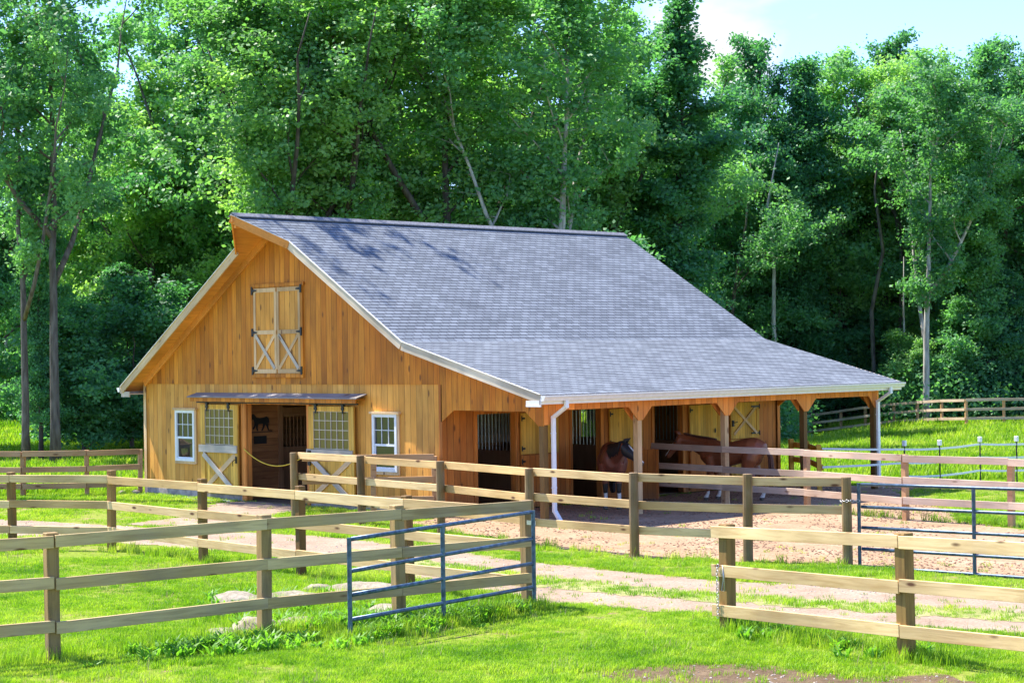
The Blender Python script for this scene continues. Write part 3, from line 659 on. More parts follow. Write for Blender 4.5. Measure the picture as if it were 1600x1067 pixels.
# things hanging in the doorway
pl = MB()     # walking horse silhouette plaque, on the aisle wall
prof = [(.00, .30), (.03, .34), (.06, .44), (.10, .46), (.16, .42), (.20, .37), (.30, .35), (.44, .36), (.54, .38), (.60, .35), (.63, .26), (.62, .16), (.60, .24), (.58, .22),
        (.60, .10), (.63, .02), (.59, .02), (.55, .11), (.50, .19), (.46, .10), (.40, .02), (.36, .02), (.41, .11), (.42, .20), (.26, .19), (.24, .10), (.26, .02), (.22, .02), (.19, .10), (.18, .18), (.15, .10), (.10, .06), (.08, .09), (.12, .14), (.14, .22), (.12, .30), (.08, .33), (.03, .28)]
pl.prism([(.44+p[0]*.95, 1.71+p[1]) for p in prof], 'x', AL+.006, AL+.02); pl.box(AL+.004, AL+.021, .42, 1.13, 1.69, 1.712)
q = pl.build('horse_plaque', M['black']); tag(q, 'black metal horse silhouette hung on the boarded wall inside the barn doorway', 'wall plaque')
pl = MB(); pl.box(AL+.003, AL+.018, .55, .95, 1.40, 1.60); pl.box(AL+.018, AL+.022, .56, .94, 1.41, 1.59)
q = pl.build('sign_plate', M['black']); tag(q, 'small plain dark plate mounted below the horse silhouette in the doorway', 'sign')
rp = [(4.5+.0, -.08, 1.22)]
pts = []
for i in range(25):
    t = i/24; u = 4.55+t*2.55; z = 1.27*(1-t)+1.22*t-.36*4*t*(1-t) ; pts.append((u, -.09, z+.05))
rp = MB(); rp.tube(pts, .014, 8); q = rp.build('barrier_rope', M['rope'], smooth=True); tag(q, 'yellow rope sagging across the open barn doorway', 'rope')

# ------------------------------------------------------------------ fences
def put(o, a, b_, up=(0, 0, 1)):
    A = Vector(a); B = Vector(b_); d = (B-A).normalized(); side = Vector(up).cross(d).normalized(); u = d.cross(side)
    o.matrix_local = Matrix(((d.x, side.x, u.x, A.x), (d.y, side.y, u.y, A.y), (d.z, side.z, u.z, A.z), (0, 0, 0, 1)))
def fence(label, posts, rails, side, ph=1.5, round_=False, pr=.07, mat='rail', pmat='post', ext=(0, 0), group=None, rh=.145, cut=True, skip_first=False, skip_last=False, name='fence', rt=.04, zo=None):
    """posts: (x, y); rails: heights of rail centres; side +1 puts rails left of the running direction"""
    P = [Vector((x, y, hz(x, y)+(zo[i] if zo else 0))) for i, (x, y) in enumerate(posts)]
    root = empty(name, P[0]); tag(root, label, 'fence', group); rr = random.Random(len(label))
    inv = Matrix.Translation(-P[0])
    for i, p in enumerate(P):
        if (i == 0 and skip_first) or (i == len(P)-1 and skip_last): continue
        h = ph+rr.uniform(-.04, .03); mb = MB()
        if round_: 
            n = 12; mb.tube([(0, 0, -.2), (0, 0, h*.5), (0, 0, h)], [pr*1.03, pr, pr*.97], n)
        else: mb.box(-pr, pr, -pr, pr, -.2, h)
        o = mb.build('post', M[pmat], root, bevel=.008, smooth=False)
        d = (P[min(i+1, len(P)-1)]-P[max(i-1, 0)]); o.location = p-P[0]
        o.rotation_euler = (rr.gauss(0, .008), rr.gauss(0, .008), math.atan2(d.y, d.x)+rr.gauss(0, .03))
    for k, z in enumerate(rails):
        for i in range(len(P)-1):
            a, b_ = P[i].copy(), P[i+1].copy(); d = (b_-a); d.z = 0; d.normalize(); nn = Vector((-d.y, d.x, 0))*side*(pr+rt/2+.002)
            if i == 0: a -= d*ext[0]
            if i == len(P)-2: b_ += d*ext[1]
            # offset joints at bends
            dz = rr.uniform(-.012, .012)
            a = a+nn+Vector((0, 0, z+dz)); b2 = b_+nn+Vector((0, 0, z+rr.uniform(-.012, .012)))
            Lr = (b2-a).length-.006; mb = MB(); mb.box(0, Lr, -rt/2, rt/2, -rh/2, rh/2)
            o = mb.build('rail', M[mat], root, bevel=.004); put(o, a-P[0], b2-P[0])
    return root
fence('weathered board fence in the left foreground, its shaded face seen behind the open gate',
      [(21.6, -20.6), (22.78, -16.25), (23.1, -13.35), (23.45, -11.35), (23.85, -9.27)], [1.45, .94, .42], -1, 1.56, pr=.075, mat='rail_shaded', ext=(0, .0))
fence('sunlit board fence on square posts from the left edge to the open gate',
      [(7.6, -11.2), (10.28, -9.75), (12.1, -8.7), (15.3, -8.85), (18.35, -9.05), (21.15, -9.14), (23.72, -9.18)], [1.34, .86, .37], -1, 1.5, pr=.065, mat='rail', pmat='post_green', skip_last=True)
fence('pale board fence on round posts along the front of the dirt paddock',
      [(9.4, -2.25), (12.1, -2.55), (14.9, -2.82), (18.05, -3.45), (20.75, -3.55), (22.85, -3.02), (24.45, -2.40)], [1.39, .92, .46], 1, 1.5, round_=True, pr=.085, mat='rail', pmat='post')
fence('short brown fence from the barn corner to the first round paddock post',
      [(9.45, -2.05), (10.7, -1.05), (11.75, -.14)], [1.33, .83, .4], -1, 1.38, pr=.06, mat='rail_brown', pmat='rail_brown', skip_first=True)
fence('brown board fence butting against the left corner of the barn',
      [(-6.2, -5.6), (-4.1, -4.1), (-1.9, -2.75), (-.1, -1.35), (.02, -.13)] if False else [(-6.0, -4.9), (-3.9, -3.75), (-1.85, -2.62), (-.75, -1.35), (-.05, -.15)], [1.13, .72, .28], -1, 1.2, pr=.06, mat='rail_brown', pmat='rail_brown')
fence('board fence crossing the paddock before the chestnut horse, partly in shade',
      [(12.55, 6.35), (15.0, 6.05), (17.5, 5.85), (20.55, 5.15), (23.0, 5.2), (26, 4.9)], [1.30, .84, .42], -1, 1.36, pr=.06, mat='rail_pink', pmat='rail_brown', skip_first=True)
fence('sunlit board fence in the right foreground with a chain hanging on its end post',
      [(27.35, -9.12), (30.4, -9.62), (33.4, -10.0)], [1.37, .86, .35], -1, 1.50, zo=(-.105, 0, .09), pr=.08, mat='rail', pmat='post_green', ext=(.17, 0), rh=.15)
fence('short yellowish fence behind the far corner of the lean-to',
      [(12.0, 12.55), (13.0, 11.9), (pix(1280, 702, 1.1).x, pix(1280, 702, 1.1).y)], [1.05, .65, .28], 1, 1.2, pr=.06, mat='doorpanel', pmat='doorpanel')
# far fences on the meadow
a = far(1150, 106); 
fp = [far(x, D) for x, D in ((1140, 108), (1228, 104), (1312, 101), (1350, 99), (1395, 97), (1432, 95), (1470, 93), (1508, 91))]
fence('distant three rail fence climbing the meadow towards the wood', fp, [1.3, .85, .4], -1, 1.35, pr=.06, mat='rail_pink', pmat='rail_brown', rh=.13)
fp = [far(1508, 91), far(1567, 90.5), far(1630, 90), far(1700, 90)]
fence('distant level fence running right from the meadow corner along the wood', fp, [1.3, .85, .4], -1, 1.35, pr=.06, mat='rail_pink', pmat='rail_brown', rh=.13, skip_first=True)

# tape fence on the meadow
TP = [pix(1413, 690, 1.25), pix(1468, 689, 1.25), pix(1531, 684, 1.25), pix(1588, 683, 1.25), pix(1650, 681, 1.25)]
TP = [Vector((p.x, p.y, 0)) for p in TP]
tf = empty('tape_fence', TP[0]); tag(tf, 'white electric tape strung on thin black posts with white caps across the meadow', 'fence')
start = Vector((pix(1283, 702, 1.1).x, pix(1283, 702, 1.1).y, 0))
for p in TP:
    mb = MB(); mb.tube([(0, 0, -.2), (0, 0, 1.16)], .019, 8); o = mb.build('post', M['black'], tf); o.location = p-TP[0]
    c = MB(); c.box(-.045, .045, -.045, .045, 1.14, 1.28); c = c.build('cap', M['white'], o, bevel=.01)
for z, zs in ((1.06, 1.12), (.72, .66), (.38, .36)):
    pts = [start-TP[0]+Vector((.06, -.04, zs))] if z > .5 else []
    prev = None
    for i, p in enumerate(TP):
        q = p-TP[0]+Vector((0, -.02, z+[0, .0, .03, .01, .02][i]))
        if pts:
            m_ = pts[-1].lerp(q, .5); m_.z -= .012; pts.append(m_)
        pts.append(q)
    mb = MB()
    for i in range(len(pts)-1): mb.bar(pts[i], pts[i+1], .006, .05)
    mb.build('tape', M['tape'], tf)

# ------------------------------------------------------------------ gates
def gate(label, p0, p1, zs0, zs1, mids, mat, r=.030, ext=.0):
    A = Vector((*p0, 0)); B = Vector((*p1, 0)); root = empty('gate', A); tag(root, label, 'gate'); D = B-A
    def pt(t, z): return (D.x*t, D.y*t, z)
    for t, zz in ((0, zs0), (1, zs1)):
        mb = MB(); mb.tube([pt(t, zz[-1]-.02), pt(t, zz[0]+.02)], r, 12); o = mb.build('upright', M[mat], root, smooth=False)
    for k in range(len(zs0)):
        mb = MB(); t0, t1 = .012, .988; mb.tube([pt(t0, zs0[k]), pt(.3, zs0[k]*.7+zs1[k]*.3), pt(.7, zs0[k]*.3+zs1[k]*.7), pt(t1, zs1[k])], r*.92, 12); mb.build('bar', M[mat], root, smooth=True)
    for t in mids:
        mb = MB(); mb.tube([pt(t, zs0[-1]*(1-t)+zs1[-1]*t), pt(t, zs0[0]*(1-t)+zs1[0]*t)], r*1.05, 12); mb.build('upright', M[mat], root)
    return root, D
gr_, D = gate('blue grey tubular metal gate swung open against the left foreground fence', (24.12, -9.42), (24.42, -13.0), [1.38, 1.0, .66, .33, .05], [1.30, .90, .60, .29, .03], [.52], 'gatepaint')
mb = MB()
for z in (1.22, .30): mb.box(-.16, .0, .03, .05, z-.03, z+.03); mb.tube([(-.02, .04, z-.08), (-.02, .04, z+.08)], .014, 8)
mb.build('hinge', M['galv'], gr_)
gr_, D = gate('grey tubular metal gate closing the paddock, chained to the last round post', (24.66, -2.36), (28.95, -2.02), [1.37, 1.0, .66, .31, .02], [1.40, 1.02, .68, .33, .03], [.48], 'gatepaint_grey')
def chain(name, label, pts, r=.016, link=.038):
    """interlocking oval links along a polyline"""
    mb = MB(); pts = [Vector(p) for p in pts]; seg = []; 
    total = sum((pts[i+1]-pts[i]).length for i in range(len(pts)-1)); n = max(2, int(total/link)); pos = []
    for k in range(n+1):
        s = total*k/n; i = 0
        while i < len(pts)-2 and s > (pts[i+1]-pts[i]).length: s -= (pts[i+1]-pts[i]).length; i += 1
        pos.append(pts[i].lerp(pts[i+1], min(1, s/(pts[i+1]-pts[i]).length)))
    for k in range(n):
        c = (pos[k]+pos[k+1])/2; d = (pos[k+1]-pos[k]).normalized(); ref = Vector((0, 0, 1)) if abs(d.z) < .9 else Vector((1, 0, 0))
        x = d.cross(ref).normalized(); y = d.cross(x); s_ = x if k % 2 else y; hl = (pos[k+1]-pos[k]).length*.72
        loop = [c+d*(hl*math.cos(a))+s_*(r*math.sin(a)) for a in [2*math.pi*j/10 for j in range(11)]]
        mb.tube(loop, .0045, 5, cap=False)
    o = mb.build(name, M['galv'], smooth=True); return tag(o, label, 'chain')
cx, cy = 24.45, -2.40
chain('chain', 'galvanised chain looped round the last round paddock post and the closed gate', [(cx+.23, cy+.02, 1.10), (cx+.12, cy-.09, 1.10), (cx, cy-.105, 1.09), (cx-.09, cy-.06, 1.08), (cx-.1, cy+.03, 1.08)], .02, .045)
ex, ey = 27.33, -9.12
chain('chain', 'galvanised chain dangling from the end post of the right foreground fence', [(ex-.02, ey-.135, .85), (ex-.025, ey-.15, .73), (ex-.03, ey-.135, .46), (ex-.03, ey-.137, .17)], .017, .04)
mb = MB(); mb.tube([(ex+.055, ey-.13, .85), (ex+.07, ey-.14, .70), (ex+.04, ey-.14, .52), (ex+.09, ey-.14, .52), (ex+.08, ey-.14, .70), (ex+.055, ey-.13, .85)], .005, 6)
tag(mb.build('gate_hook', M['galv'], smooth=True), 'thin wire gate hook hanging beside the chain on the right foreground fence post', 'hook')

# ------------------------------------------------------------------ trees
def leaves(cent, size, rng, up=.55, out=None, long=1.5):
    """folded leaf sprays: each a bent quad pair (4 vertices, 2 triangles) at the given centres"""
    n = len(cent); nrm = rng.normal(size=(n, 3)); nrm[:, 2] += up*1.6
    if out is not None: nrm += out*.7
    nrm /= np.linalg.norm(nrm, axis=1)[:, None]+1e-9
    a = rng.normal(size=(n, 3)); a -= nrm*(a*nrm).sum(1)[:, None]; a /= np.linalg.norm(a, axis=1)[:, None]+1e-9
    b = np.cross(nrm, a); s = size*rng.uniform(.6, 1.35, n)[:, None]
    v0 = cent - a*s*.5*long; v1 = cent + b*s*.5 + nrm*s*.10; v2 = cent + a*s*.5*long; v3 = cent - b*s*.5 - nrm*s*.13
    V = np.stack([v0, v1, v2, v3], 1).reshape(-1, 3); k = np.arange(n)*4
    F = np.concatenate([np.stack([k, k+1, k+2], 1), np.stack([k, k+2, k+3], 1)])
    return V, F
def grow(seed, H, tr=.18, cb=.15, cr=3.6, nb=30, shape='round', leafn=24000, lsize=.17, leafm='leaf', barkm='bark', lean=(0, 0), forks=0, droop=0.0, bare=0.0, clump=.75, fill=1.0):
    rng = np.random.default_rng(seed); rd = random.Random(seed)
    wood_ = MB(); tips = []
    n = 12; path = []; wx = wy = 0
    for i in range(n+1):
        t = i/n; wx += rd.gauss(0, .10); wy += rd.gauss(0, .10)
        path.append(Vector((lean[0]*t*t*H + wx*t, lean[1]*t*t*H + wy*t, H*.86*t)))
    wood_.tube(path, [tr*(1.25 if i == 0 else 1)*(1-.88*(i/n)**1.1) for i in range(n+1)], 7)
    def at(t):
        f = min(max(t, 0), .9999)*n; i = int(f); return path[i].lerp(path[i+1], f-i)
    trunks = [(at, 1.0, 0.0)]
    for k in range(forks):
        t0 = rd.uniform(.22, .5); az = rd.uniform(0, 6.28); base = at(t0); top = base+Vector((math.cos(az)*H*.22, math.sin(az)*H*.22, H*(.9-t0)*rd.uniform(.8, 1)))
        pts = [Vector((base.x+(top.x-base.x)*s_**.75, base.y+(top.y-base.y)*s_**.75, base.z+(top.z-base.z)*s_))+Vector((rd.gauss(0, .08), rd.gauss(0, .08), 0))*s_ for s_ in [j/7 for j in range(8)]]
        wood_.tube(pts, [tr*.62*(1-.85*j/7) for j in range(8)], 6)
        def at2(t, pts=pts, t0=t0):
            f = min(max((t-t0)/(1-t0), 0), .999)*7; i = int(f); return pts[i].lerp(pts[i+1], f-i)
        trunks.append((at2, 1.0, t0))
    for i in range(nb):
        s = (i+.5)/nb; t = cb+(1-cb)*s
        fn, _, tmin = trunks[i % len(trunks)]
        if t < tmin or (s > .62 and i % 4): fn = trunks[0][0]
        p = fn(t)
        if shape == 'round': prof = max(.34, math.sin(math.pi*min(1, (s*.80+.16)))**.6)
        elif shape == 'cone': prof = (1-s)**.7*.95+.12
        elif shape == 'column': prof = .75+.25*math.sin(s*9+seed)-.35*s*s
        else: prof = .35+.75*math.sin(math.pi*s**1.5)      # vase
        L_ = cr*prof*rd.uniform(.65, 1.2); az = i*2.399+rd.gauss(0, .5); el = (math.radians(70) if i >= nb-3 and shape != 'cone' else 0) or math.radians({'cone': rd.gauss(5, 9), 'round': rd.gauss(28, 14), 'column': rd.gauss(22, 16)}.get(shape, rd.gauss(45, 12)))
        d = Vector((math.cos(az)*math.cos(el), math.sin(az)*math.cos(el), math.sin(el)))
        pts = [p]; q = p.copy(); dd = d.copy()
        for j in range(5):
            dd = (dd+Vector((rd.gauss(0, .13), rd.gauss(0, .13), .06-droop*.12+rd.gauss(0, .08)))).normalized(); q = q+dd*(L_/5); pts.append(q.copy())
        br = tr*.34*(1-.6*s)
        wood_.tube(pts, [br*(1-.8*j/5) for j in range(6)], 5, cap=False)
        for j in (1, 2, 3, 4, 5):
            for k in range((2, 3, 4, 4, 5)[j-1]):
                a2 = rd.uniform(0, 6.28); l2 = L_*rd.uniform(.16, .46)
                e_ = pts[j]+Vector((math.cos(a2)*l2, math.sin(a2)*l2, rd.uniform(-.35, .6)*l2))+dd*l2*.3
                if k == 0: wood_.tube([pts[j], pts[j].lerp(e_, .5)+Vector((0, 0, .05)), e_], [br*.35, br*.22, br*.08], 4, cap=False)
                tips.append((pts[j], e_)); a3 = rd.uniform(0, 6.28)
                tips.append((pts[j].lerp(e_, .55), e_+Vector((math.cos(a3)*l2*.6, math.sin(a3)*l2*.6, rd.uniform(-.3, .3)*l2))))
    tips = [t for t in tips if rd.random() > bare]
    m = len(tips); c = np.array([tuple(t[0]) for t in tips]); c1 = np.array([tuple(t[1]) for t in tips])
    w = rng.uniform(.1, 1.9, m)*(np.linalg.norm(c1-c, axis=1)+.15); w /= w.sum(); idx = rng.choice(m, leafn, p=w)
    tt = rng.uniform(.1, 1.08, leafn)[:, None]; cent = c[idx]*(1-tt)+c1[idx]*tt+rng.normal(0, 1, (leafn, 3))*np.array([.20, .20, .13])*clump*1.35
    cen = c.mean(0); o = cent-cen; o /= np.linalg.norm(o, axis=1)[:, None]+1e-9
    V, F = leaves(cent, lsize, rng, out=o)
    root = empty('tree'); tk = wood_.build('trunk', M[barkm], root, smooth=True, fixn=False)
    cr_ = npmesh('crown', V, F, M[leafm], root)
    return root
PROTO = {
 'maple':  dict(seed=11, H=19, tr=.24, cb=.10, cr=4.2, nb=46, shape='round', leafn=66000, lsize=.118, leafm='leaf', forks=2),
 'maple2': dict(seed=23, H=17, tr=.20, cb=.06, cr=3.7, nb=44, shape='round', leafn=60000, lsize=.112, leafm='leaf_light', forks=1),
 'oak':    dict(seed=35, H=20, tr=.27, cb=.14, cr=4.0, nb=46, shape='round', leafn=64000, lsize=.12, leafm='leaf_dark', forks=3, barkm='bark'),
 'ash':    dict(seed=47, H=20, tr=.20, cb=.22, cr=3.3, nb=44, shape='vase', leafn=46000, lsize=.112, leafm='leaf_light', forks=4, bare=.15, barkm='bark_dark'),
 'poplar': dict(seed=59, H=21, tr=.19, cb=.12, cr=2.2, nb=64, shape='column', leafn=52000, lsize=.115, leafm='leaf_dark', barkm='bark_dark', clump=.85),
 'birch':  dict(seed=61, H=18, tr=.17, cb=.35, cr=3.0, nb=32, shape='vase', leafn=32000, lsize=.112, leafm='leaf', forks=2, barkm='bark_pale', bare=.1, lean=(.06, .02)),
 'hemlock': dict(seed=73, H=16, tr=.18, cb=.03, cr=3.4, nb=60, shape='cone', leafn=54000, lsize=.112, leafm='leaf_dark', barkm='bark_dark', droop=1.0, clump=.7),
 'sparse': dict(seed=87, H=19, tr=.17, cb=.45, cr=3.2, nb=24, shape='vase', leafn=17000, lsize=.115, leafm='leaf', forks=2, bare=.25),
 'under':  dict(seed=95, H=7, tr=.07, cb=.05, cr=2.6, nb=22, shape='round', leafn=24000, lsize=.115, leafm='leaf_light', forks=2),
 'underd': dict(seed=97, H=6.5, tr=.08, cb=.04, cr=2.8, nb=22, shape='round', leafn=24000, lsize=.115, leafm='leaf_dark', forks=2),
}
made = {}
def tree(kind, px, D, H, label, cat='tree', group=None, rz=None, wide=1.0, lean=0.0):
    pr = PROTO[kind]
    if kind not in made: root = grow(**pr); made[kind] = root
    else: root = copy_tree(made[kind])
    root.name = {'birch': 'birch_tree', 'oak': 'oak_tree', 'maple': 'maple_tree', 'maple2': 'maple_tree', 'poplar': 'ivy_covered_tree', 'hemlock': 'evergreen_tree', 'under': 'small_tree', 'underd': 'small_tree'}.get(kind, 'ash_tree')
    x, y = far(px, D); root.location = (x, y, hz(x, y)-.1); s = H/pr['H']
    root.rotation_euler = (0, 0, rz if rz is not None else random.Random(int(px*7+D)).uniform(0, 6.28))
    if lean: root.rotation_euler.rotate_axis('Y', lean)
    root.scale = (s*wide, s*wide, s); tag(root, label, cat, group); return root
G1_, G2_, G3_ = 'trees at the left of the barn', 'trees behind the barn roof', 'trees along the wood edge on the right'
T = [
 # left
 ('sparse', 38, 66, 17, 'slender pale trunked tree at the left fence, bare below its thin high crown', G1_, .2, 1),
 ('sparse', 84, 66, 21, 'tall forked tree just right of the slender pale trunk, leaning right with open crown', G1_, 2.2, 1),
 ('poplar', 62, 70, 13, 'dark ivy wrapped trunk standing between the two tall open trees at left', G1_, 0, .8),
 ('oak', -40, 76, 21, 'dark leafy oak filling the left edge of the picture', G1_, 1, 1),
 ('maple', 150, 92, 19.5, 'maple seen through the gap right of the forked left tree', G1_, 4, 1.1),
 ('hemlock', 175, 80, 9, 'low dark spreading tree above the left brown fence', G1_, 2, 1.3),
 ('maple2', 235, 86, 18, 'sunlit light green maple over the left eave of the barn', G1_, 1.3, 1.15),
 ('maple', 300, 90, 23, 'broad bright maple rising left of the hay hood', G1_, 3.3, 1),
 ('underd', 128, 72, 5.5, 'small dark bushy tree left of the barn corner behind the brown fence', G1_, 0, 1.2),
 ('underd', 205, 74, 6.5, 'dark shrubby tree touching the left barn corner', G1_, 2.5, 1.1),
 # behind the roof
 ('ash', 437, 72, 21, 'tall tree with dark forked trunk directly behind the hay hood', G2_, 1.0, 1.15),
 ('maple', 372, 86, 23, 'full round maple between the hay hood and the left trees', G2_, 5.3, 1),
 ('ash', 521, 73.5, 20, 'upright grey tree second from the hay hood, fanning limbs to the right', G2_, 4.4, 1.2),
 ('maple2', 592, 84, 22, 'pale green maple above the shaded patch of the roof', G2_, 2.4, 1.1),
 ('ash', 706, 74, 21.5, 'multi stemmed tree with limbs splaying over the middle of the ridge', G2_, 3.0, 1.25),
 ('maple2', 655, 76, 12.5, 'low bright yellow green maple close behind the middle of the ridge', G2_, 0.4, 1.2),
 ('maple', 775, 86, 23, 'dense maple left of the white limbed tree', G2_, 1.1, 1),
 ('birch', 872, 73, 20.5, 'tree with bare whitish trunk and curving pale limb above the right ridge', G2_, .9, 1.15),
 ('maple2', 925, 86, 21, 'light green maple hiding the foot of the white limbed tree', G2_, 5, 1),
 ('underd', 985, 78, 8, 'small dark tree peeping over the right end of the ridge', G2_, 0, 1.1),
 ('poplar', 1058, 86, 23.5, 'very tall narrow ivy covered tree reaching the top edge right of the ridge end', G2_, .7, 1.15),
 ('maple', 1000, 94, 23, 'dark maple left of the tall narrow ivy covered tree', G2_, 2.0, .95),
 # right
 ('maple', 1120, 104.9, 19.4, 'maple below the cloud gap above the roof slope', G3_, 3.0, 1),
 ('oak', 1190, 107.2, 25.4, 'tall oak with a ragged high top just right of the cloud gap', G3_, 4.0, .85),
 ('hemlock', 1165, 112, 14.8, 'dark layered evergreen against the right roof slope', G3_, 1.0, 1.1),
 ('poplar', 1248, 106, 24.7, 'narrow dark tree with pointed tip between the oak and the even topped trees', G3_, 2, 1),
 ('maple', 1310, 109.4, 23.8, 'rounded olive topped maple left of the paired tops', G3_, 5.1, .95),
 ('hemlock', 1290, 112, 15.8, 'dark full tree over the far end of the lean-to eave', G3_, 3, 1.1),
 ('oak', 1385, 111.7, 25, 'dark oak whose top stands above the even skyline left of the leaning pale trunk', G3_, 1.2, .9),
 ('birch', 1446, 96.1, 20.2, 'leaning pale trunked tree curving right from behind the far fence', G3_, 5.6, 1),
 ('ash', 1455, 106.9, 22.7, 'grey limbed tree behind the leaning pale trunk', G3_, 2.8, 1),
 ('poplar', 1530, 99.4, 22.9, 'straight dark stemmed tree above the corner of the far fence', G3_, 1.5, 1.05),
 ('maple', 1560, 104.8, 22.9, 'full maple between the straight dark stem and the right edge', G3_, .2, .95),
 ('oak', 1655, 103.7, 23.2, 'oak cut off by the right edge of the picture', G3_, 2.2, 1),
 ('underd', 1235, 112, 7.3, 'small dark tree framed by the posts of the lean-to', G3_, 0.5, 1.2),
 ('underd', 1345, 109, 6.5, 'small dark tree right above the downspout of the far post', G3_, 1.5, 1.25),
 ('under', 1424, 99.4, 5.1, 'sapling with bright leaves beside the thin pale stem at the wood edge', G3_, 2.5, 1),
 ('underd', 1490, 100.4, 5.7, 'low dark tree behind the corner post of the far fence', G3_, 3.5, 1.2),
 ('hemlock', 1585, 99.4, 9.4, 'dark low boughed tree right of the far fence corner', G3_, 4.5, 1.2),
]
for kind, px, D, H, lab, grp, rz, wd in T: tree(kind, px, D, H, lab, group=grp, rz=rz, wide=wd)
# thin pale sapling stem
x, y = far(1413, 100); mb = MB(); mb.tube([(x, y, hz(x, y)-.1), (x+.05, y, 2.2), (x-.03, y+.02, 5.5), (x+.05, y, 8.5)], [.07, .06, .045, .02], 7)
tag(mb.build('bare_sapling', M['bark_pale'], smooth=True), 'thin straight pale stem standing alone in front of the dark wood', 'sapling')
# the tree outside the frame whose high limbs shade the roof near the ridge
rng = np.random.default_rng(5)

def wood_mass(name, bands, n, size, mat, seed):
    rng = np.random.default_rng(seed); C = []
    for (p0, p1, D0, D1, H, dens) in bands:
        k = int((p1-p0)/26*dens); 
        for i in range(k):
            px = rng.uniform(p0, p1); D = rng.uniform(D0, D1); x, y = far(px, D); h = H*rng.uniform(.65, 1.06); zc = rng.uniform(.02, .92)*h; r = rng.uniform(.9, 2.2)
            z = hz(x, y)
            m = int(n*r); o = rng.normal(size=(m, 3)); o /= np.linalg.norm(o, axis=1)[:, None]; o *= (rng.uniform(.3, 1, m)**.5)[:, None]*r*np.array([1.1, 1.1, .7])
            C.append(o+np.array([x, y, z+zc]))
    C = np.concatenate(C); V, F = leaves(C, size, rng, out=None)
    o = npmesh(name, V, F, M[mat]); return tag(o, kind='stuff')
tag(wood_mass('distant_wood', [(-150, 360, 104, 122, 16.5, 16), (360, 1000, 104, 122, 18.5, 20), (900, 1750, 118, 136, 20.5, 20)], 330, .19, 'leaf', 3), 'dense mass of far foliage closing the gaps of the wood', 'woodland')
tag(wood_mass('wood_edge_undergrowth', [(1180, 1420, 109, 115, 3.4, 14), (1420, 1700, 97, 104, 3.2, 14), (90, 260, 78, 100, 2.8, 9), (-120, 90, 98, 104, 2.6, 8), (960, 1230, 88, 94, 4.5, 9)], 150, .17, 'leaf', 4), 'low undergrowth along the foot of the wood', 'undergrowth')
# dark stems inside the wood, seen between the crowns
for i, px in enumerate((1215, 1268, 1332, 1365, 1402, 1478, 1512, 1548, 1578, 1596, 118, 150, 10)):
    D = 102+((i*37) % 11); x, y = far(px, D); mb = MB(); z0 = hz(x, y); rr = random.Random(i)
    pts = [(x+rr.gauss(0, .12)*k, y+rr.gauss(0, .12)*k, z0-.1+k*3.3) for k in range(6)]; mb.tube(pts, [.15, .13, .12, .10, .07, .02], 7)
    o = mb.build('tree_stem', M['bark' if i % 6 else 'bark_pale'], smooth=True)
    tag(o, 'slim bare stem standing among the shadows under the wood canopy', 'tree trunk', 'bare stems inside the wood')

# ------------------------------------------------------------------ grass and weeds (points instanced with tuft meshes)
def tuft_mesh(name, nblade, h, spread, w, mat, seed, bend=.45, broad=False):
    rng = np.random.default_rng(seed); V, F = [], []
    for i in range(nblade):
        a = rng.uniform(0, 6.28); r = spread*rng.uniform(0, 1)**.5; x, y = r*math.cos(a), r*math.sin(a); hh = h*rng.uniform(.5, 1.15)
        b = rng.uniform(0, 6.28); bx, by = math.cos(b)*bend*hh*rng.uniform(.2, 1), math.sin(b)*bend*hh*rng.uniform(.2, 1); wx, wy = -math.sin(b)*w/2, math.cos(b)*w/2
        m = len(V)
        if broad: 
            V += [(x, y, 0), (x+bx*.5-wx, y+by*.5-wy, hh*.6), (x+bx*.5+wx, y+by*.5+wy, hh*.6), (x+bx*1.3, y+by*1.3, hh*.85)]; F += [(m, m+1, m+2), (m+1, m+3, m+2)]
        else:
            V += [(x-wx, y-wy, 0), (x+wx, y+wy, 0), (x+bx*.45+wx*.7, y+by*.45+wy*.7, hh*.6), (x+bx*.45-wx*.7, y+by*.45-wy*.7, hh*.6), (x+bx, y+by, hh)]; F += [(m, m+1, m+2), (m, m+2, m+3), (m+3, m+2, m+4)]
    me = bpy.data.meshes.new(name); me.from_pydata(V, [], F); me.materials.append(mat)
    return bpy.data.objects.new(name, me)
